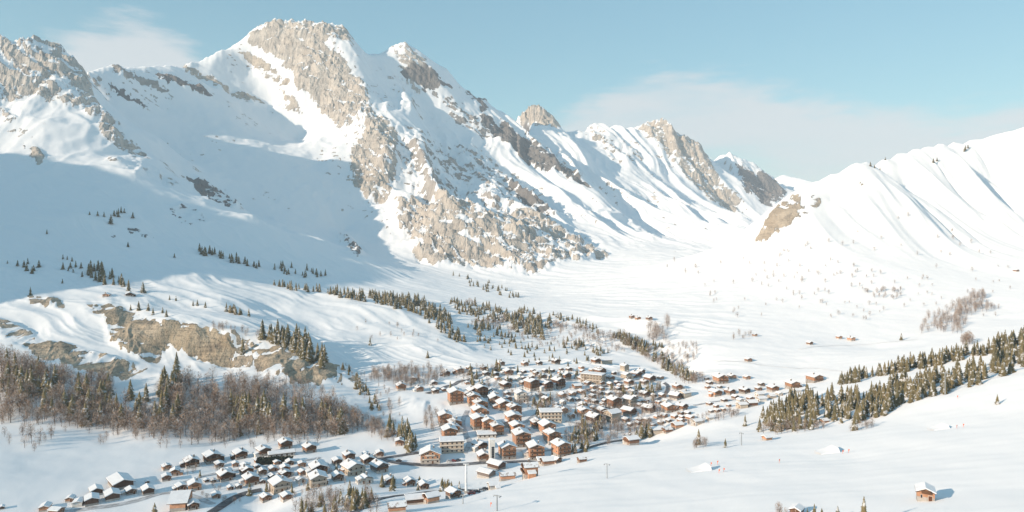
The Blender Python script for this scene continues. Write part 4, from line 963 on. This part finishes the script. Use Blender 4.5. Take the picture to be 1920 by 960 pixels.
patch('b',760,32,[(0,668),(60,692),(140,716),(280,738),(330,722),(440,716),(560,750),(640,775),(692,805),(640,818),(500,822),(380,828),(250,812),(100,802),(0,802)],'bare brown tree in the wood below the ochre cliffs','bare trees of the wood below the cliffs')
patch('b',60,30,[(120,790),(250,805),(380,822),(520,818),(640,812),(640,820),(500,832),(380,836),(240,824),(120,808)],'bare brown tree at the lower fringe of the wood','bare trees at the lower fringe')
patch('b',14,24,[(0,805),(100,818),(80,852),(0,842)],'bare straggling tree at the edge of the open field','bare straggling trees in the field')
patch('b',150,16,[(690,693),(800,692),(850,702),(800,727),(740,727),(700,717)],'grey brown bare tree in the wood above the village','bare wood above the village')
patch('b',22,13,[(850,698),(930,690),(940,698),(860,710)],'small bare tree behind the upper hamlet chalets','bare trees behind the upper hamlet')
patch('b',60,22,[(640,772),(720,802),(742,832),(700,822),(650,802)],'bare tree in the gully west of the village','bare trees in the west gully')
patch('b',120,18,[(1040,832),(1100,788),(1230,793),(1260,803),(1150,832),(1080,852)],'frosted bare tree in the ravine by the last orange chalets','frosted bare trees in the ravine')
patch('b',55,26,[(550,970),(580,930),(700,930),(722,970)],'bare brown tree in the grove at the bottom road bend','bare trees by the bottom road bend')
patch('b',150,15,[(1725,628),(1740,593),(1780,578),(1838,548),(1866,582),(1820,593),(1802,628),(1760,622)],'bare tree in the large thicket on the white hill foot','large thicket on the white hill foot')
patch('b',14,20,[(1803,642),(1826,640),(1824,648),(1805,650)],'bare tree in the round clump below the large thicket','round clump below the thicket')
patch('b',26,9,[(1618,547),(1690,543),(1690,563),(1640,558)],'small bare bush in the hedge line on the white hill','hedge line on the white hill')
patch('b',24,20,[(1213,613),(1252,608),(1257,643),(1218,643)],'bare tree in the tall brown copse beside the ravine','tall brown copse beside the ravine')
patch('b',110,13,[(1160,625),(1260,670),(1310,715),(1285,722),(1220,680),(1160,640)],'bare tree in the shaded ravine beside the plain','bare trees in the shaded ravine')
patch('b',26,12,[(1250,653),(1310,643),(1330,663),(1290,683)],'bare tree on the sunlit rim of the ravine','bare trees on the ravine rim')
patch('b',14,18,[(1290,715),(1320,702),(1325,715),(1300,722)],'bare tree at the ravine mouth by the plain','bare trees at the ravine mouth')
patch('b',40,19,[(1425,818),(1545,810),(1545,800),(1440,800)],'reddish bare tree along the foot of the spruce strip','bare trees at the foot of the spruce strip')
patch('b',14,16,[(1588,808),(1640,795),(1650,800),(1600,812)],'bare shrub at the slope edge under the strip','bare shrubs at the slope edge')
patch('b',9,20,[(1295,838),(1325,832),(1325,840),(1300,842)],'bare shrub around the lone slope spruce','bare shrubs round the lone spruce')
patch('b',40,13,[(1280,795),(1380,772),(1400,778),(1300,803)],'bare tree in the gardens under the far hamlet','bare trees under the far hamlet')
patch('b',30,12,[(1100,742),(1250,737),(1250,762),(1110,752)],'bare tree in the gardens of the east quarter','bare trees in the east gardens')
patch('b',6,26,[(1452,968),(1475,962),(1475,972),(1455,974)],'pinkish bare tree cut by the bottom edge','pinkish bare trees at the bottom edge')
patch('b',16,10,[(640,600),(760,610),(860,650),(700,640)],'small bare bush dotted over the sunlit hump','bushes on the sunlit hump')
patch('b',120,9,[(880,600),(1120,630),(1150,660),(1000,650)],'small bare tree dotted over the lower snowfields','bare trees on the lower snowfields')
patch('b',70,9,[(1230,490),(1500,480),(1700,520),(1650,600),(1350,600)],'tiny bush dotted on the smooth white hill','tiny bushes on the white hill')
patch('b',9,12,[(1370,632),(1408,628),(1412,636),(1375,638)],'bare tree beside the farm on the plain','bare trees beside the plain farm')
patch('b',18,12,[(380,605),(480,625),(500,640),(400,618)],'frosted bare tree along the brow of the ochre cliff','frosted bare trees on the cliff brow')
patch('b',30,17,[(470,700),(560,720),(640,745),(560,740)],'bare tree below the rocky brow','bare trees below the rocky brow')

patch('b',170,16,[(860,760),(1100,740),(1260,750),(1280,790),(1100,800),(1000,780)],'bare tree among the lanes of the village centre','bare trees among the village lanes')
patch('b',220,12,[(830,705),(1100,695),(1250,720),(1280,780),(1100,790),(1000,760),(900,745)],'small bare garden tree between the village houses','bare garden trees of the village')
patch('b',90,12,[(330,880),(660,870),(690,905),(560,945),(380,945)],'small bare garden tree in the lower hamlet','bare garden trees of the lower hamlet')
patch('s',34,13,[(900,700),(1100,695),(1250,720),(1280,780),(1100,790),(1000,760)],'small garden spruce between the village houses','garden spruces of the village')
patch('s',14,15,[(330,885),(660,875),(690,900),(560,940),(380,940)],'small garden spruce in the lower hamlet','garden spruces of the lower hamlet')
patch('b',30,16,[(800,770),(840,790),(830,820),(790,800)],'bare shrub on the bank west of the orange ranks','bare shrubs west of the orange ranks')
patch('b',90,8,[(1430,470),(1700,400),(1900,480),(1900,600),(1600,600),(1400,560)],'tiny dark bush dotted over the big white hill','tiny dark bushes over the big white hill')
patch('b',26,20,[(100,806),(640,818),(660,838),(380,848),(120,830)],'bare tree straying below the edge of the wood','bare trees straying below the wood')
patch('b',50,12,[(640,690),(690,700),(760,760),(740,800),(690,760)],'bare shrub in the rocky gully above the village','bare shrubs in the rocky gully')
patch('s',30,13,[(640,690),(665,700),(720,770),(690,770)],'spruce in the rocky gully above the village','spruces in the rocky gully')
for k_ in range(26):                                        # irregular clumps over the snowfields above the village
    cu, cv = TR.uniform(850, 1200), 0; cv = 585 + (cu - 850) * .16 + TR.uniform(-22, 34); r_ = TR.uniform(6, 16)
    pl_ = [(cu - r_ * 1.6, cv), (cu, cv - r_ * .5), (cu + r_ * 1.6, cv + 3), (cu, cv + r_ * .5)]
    patch('b' if TR.random() < .55 else 's', TR.randint(4, 12), TR.uniform(9, 14), pl_, 'small tree in the scattered scrub on the snowfields above the village', 'scattered scrub above the village')
def sharpen(lst):
    by = {}
    for r in lst: by.setdefault(r[3], []).append(r)
    out = []
    for lab, g in by.items():
        if len(g) < 8: out += g; continue
        hs = sorted(r[2] for r in g); us = sorted(r[1].x / r[1].y for r in g); n = len(g)
        for r in g:
            a = 'short' if r[2] < hs[n // 3] else ('mid-height' if r[2] < hs[2 * n // 3] else 'tall')
            u_ = r[1].x / r[1].y; b_ = 'western' if u_ < us[n // 3] else ('central' if u_ < us[2 * n // 3] else 'eastern')
            new = f'{a} {lab}, {b_} part'
            if len(new.split()) > 16: new = f'{a} {lab}'
            out.append((r[0], r[1], r[2], new, r[4]))
    return out
def scatter(kind, tname, cat, crowns, trunk_of, merged_name, merged_label, mats, verts_of):
    lst = sorted(TREES[kind], key=lambda r: -r[0])
    near, rest = sharpen(lst[:300]), lst[300:]
    for hpx, p, h, lab, grp in near:
        k = TR.randrange(6); rz = TR.random() * 6.28; s = h * TR.uniform(.9, 1.15)
        root = thing(tname, lab, cat, p, rz, grp)
        link_mesh('crown', crowns[k], root, scale=(s, s, h)); link_mesh('trunk', trunk_of(k), root, scale=(s, s, h))
    V_, F_, M_ = [], [], []; off = 0
    base = verts_of()
    for hpx, p, h, lab, grp in rest:
        va, fa, ma = base[TR.randrange(6)]; a = TR.random() * 6.28; s = h * TR.uniform(.9, 1.2)
        c, sn = math.cos(a), math.sin(a)
        w_ = np.stack([(va[:,0]*c - va[:,1]*sn)*s + p.x, (va[:,0]*sn + va[:,1]*c)*s + p.y, va[:,2]*h + p.z], 1)
        V_.append(w_); F_ += [tuple(q + off for q in f) for f in fa]; M_ += ma; off += len(va)
    me = bpy.data.meshes.new(merged_name); me.from_pydata(np.concatenate(V_).tolist(), [], F_)
    for m_ in mats: me.materials.append(MATS[m_])
    me.polygons.foreach_set('material_index', M_); me.update()
    o = link_mesh(merged_name, me); o['kind'] = 'stuff'; o['label'] = merged_label
    print(tname, len(near), len(rest), len(F_))
def spv(): return [(np.array(s.v), s.f, s.m) for s in SPM]
def brv():
    out = []
    for w, c in BRM: out.append((np.array(w.v + c.v), w.f + [tuple(q + len(w.v) for q in f) for f in c.f], [1]*len(w.f) + [0]*len(c.f)))
    return out
scatter('s', 'spruce_tree', 'spruce', SPC, lambda k: SPT, 'distant_spruce_forest', 'smaller spruces of the far belts and groves', ['spruce_needles'], spv)
scatter('b', 'bare_tree', 'bare tree', BRC, lambda k: BRT[k], 'bare_forest', 'bare winter woods and thickets of smaller trees', ['twigs', 'bark'], brv)
# ------------------------------------------------------------------ the air
hm = bpy.data.materials.new('haze'); hm.use_nodes = True
ht = hm.node_tree; ht.nodes.clear()
ho = ht.nodes.new('ShaderNodeOutputMaterial'); pv = ht.nodes.new('ShaderNodeVolumePrincipled')
pv.inputs['Color'].default_value = (.93, .96, 1.0, 1); pv.inputs['Density'].default_value = HAZE
pv.inputs['Anisotropy'].default_value = 0.0
ht.links.new(pv.outputs[0], ho.inputs['Volume'])
x0, x1, y0, y1, z0, z1 = -9000, 9000, -3000, 6500, min(float(Z.min()), -42.0) - 6, max(float(Z.max()), 800.0) + 20
me = bpy.data.meshes.new('haze')
me.from_pydata([(x, y, z) for x in (x0, x1) for y in (y0, y1) for z in (z0, z1)], [], [(0,1,3,2),(4,6,7,5),(0,4,5,1),(2,3,7,6),(0,2,6,4),(1,5,7,3)])
me.materials.append(hm); haze = bpy.data.objects.new('haze', me); S.collection.objects.link(haze)
haze['kind'] = 'stuff'; haze['label'] = 'thin bluish winter haze filling the valley air'

print('Z range', Z.min(), Z.max())
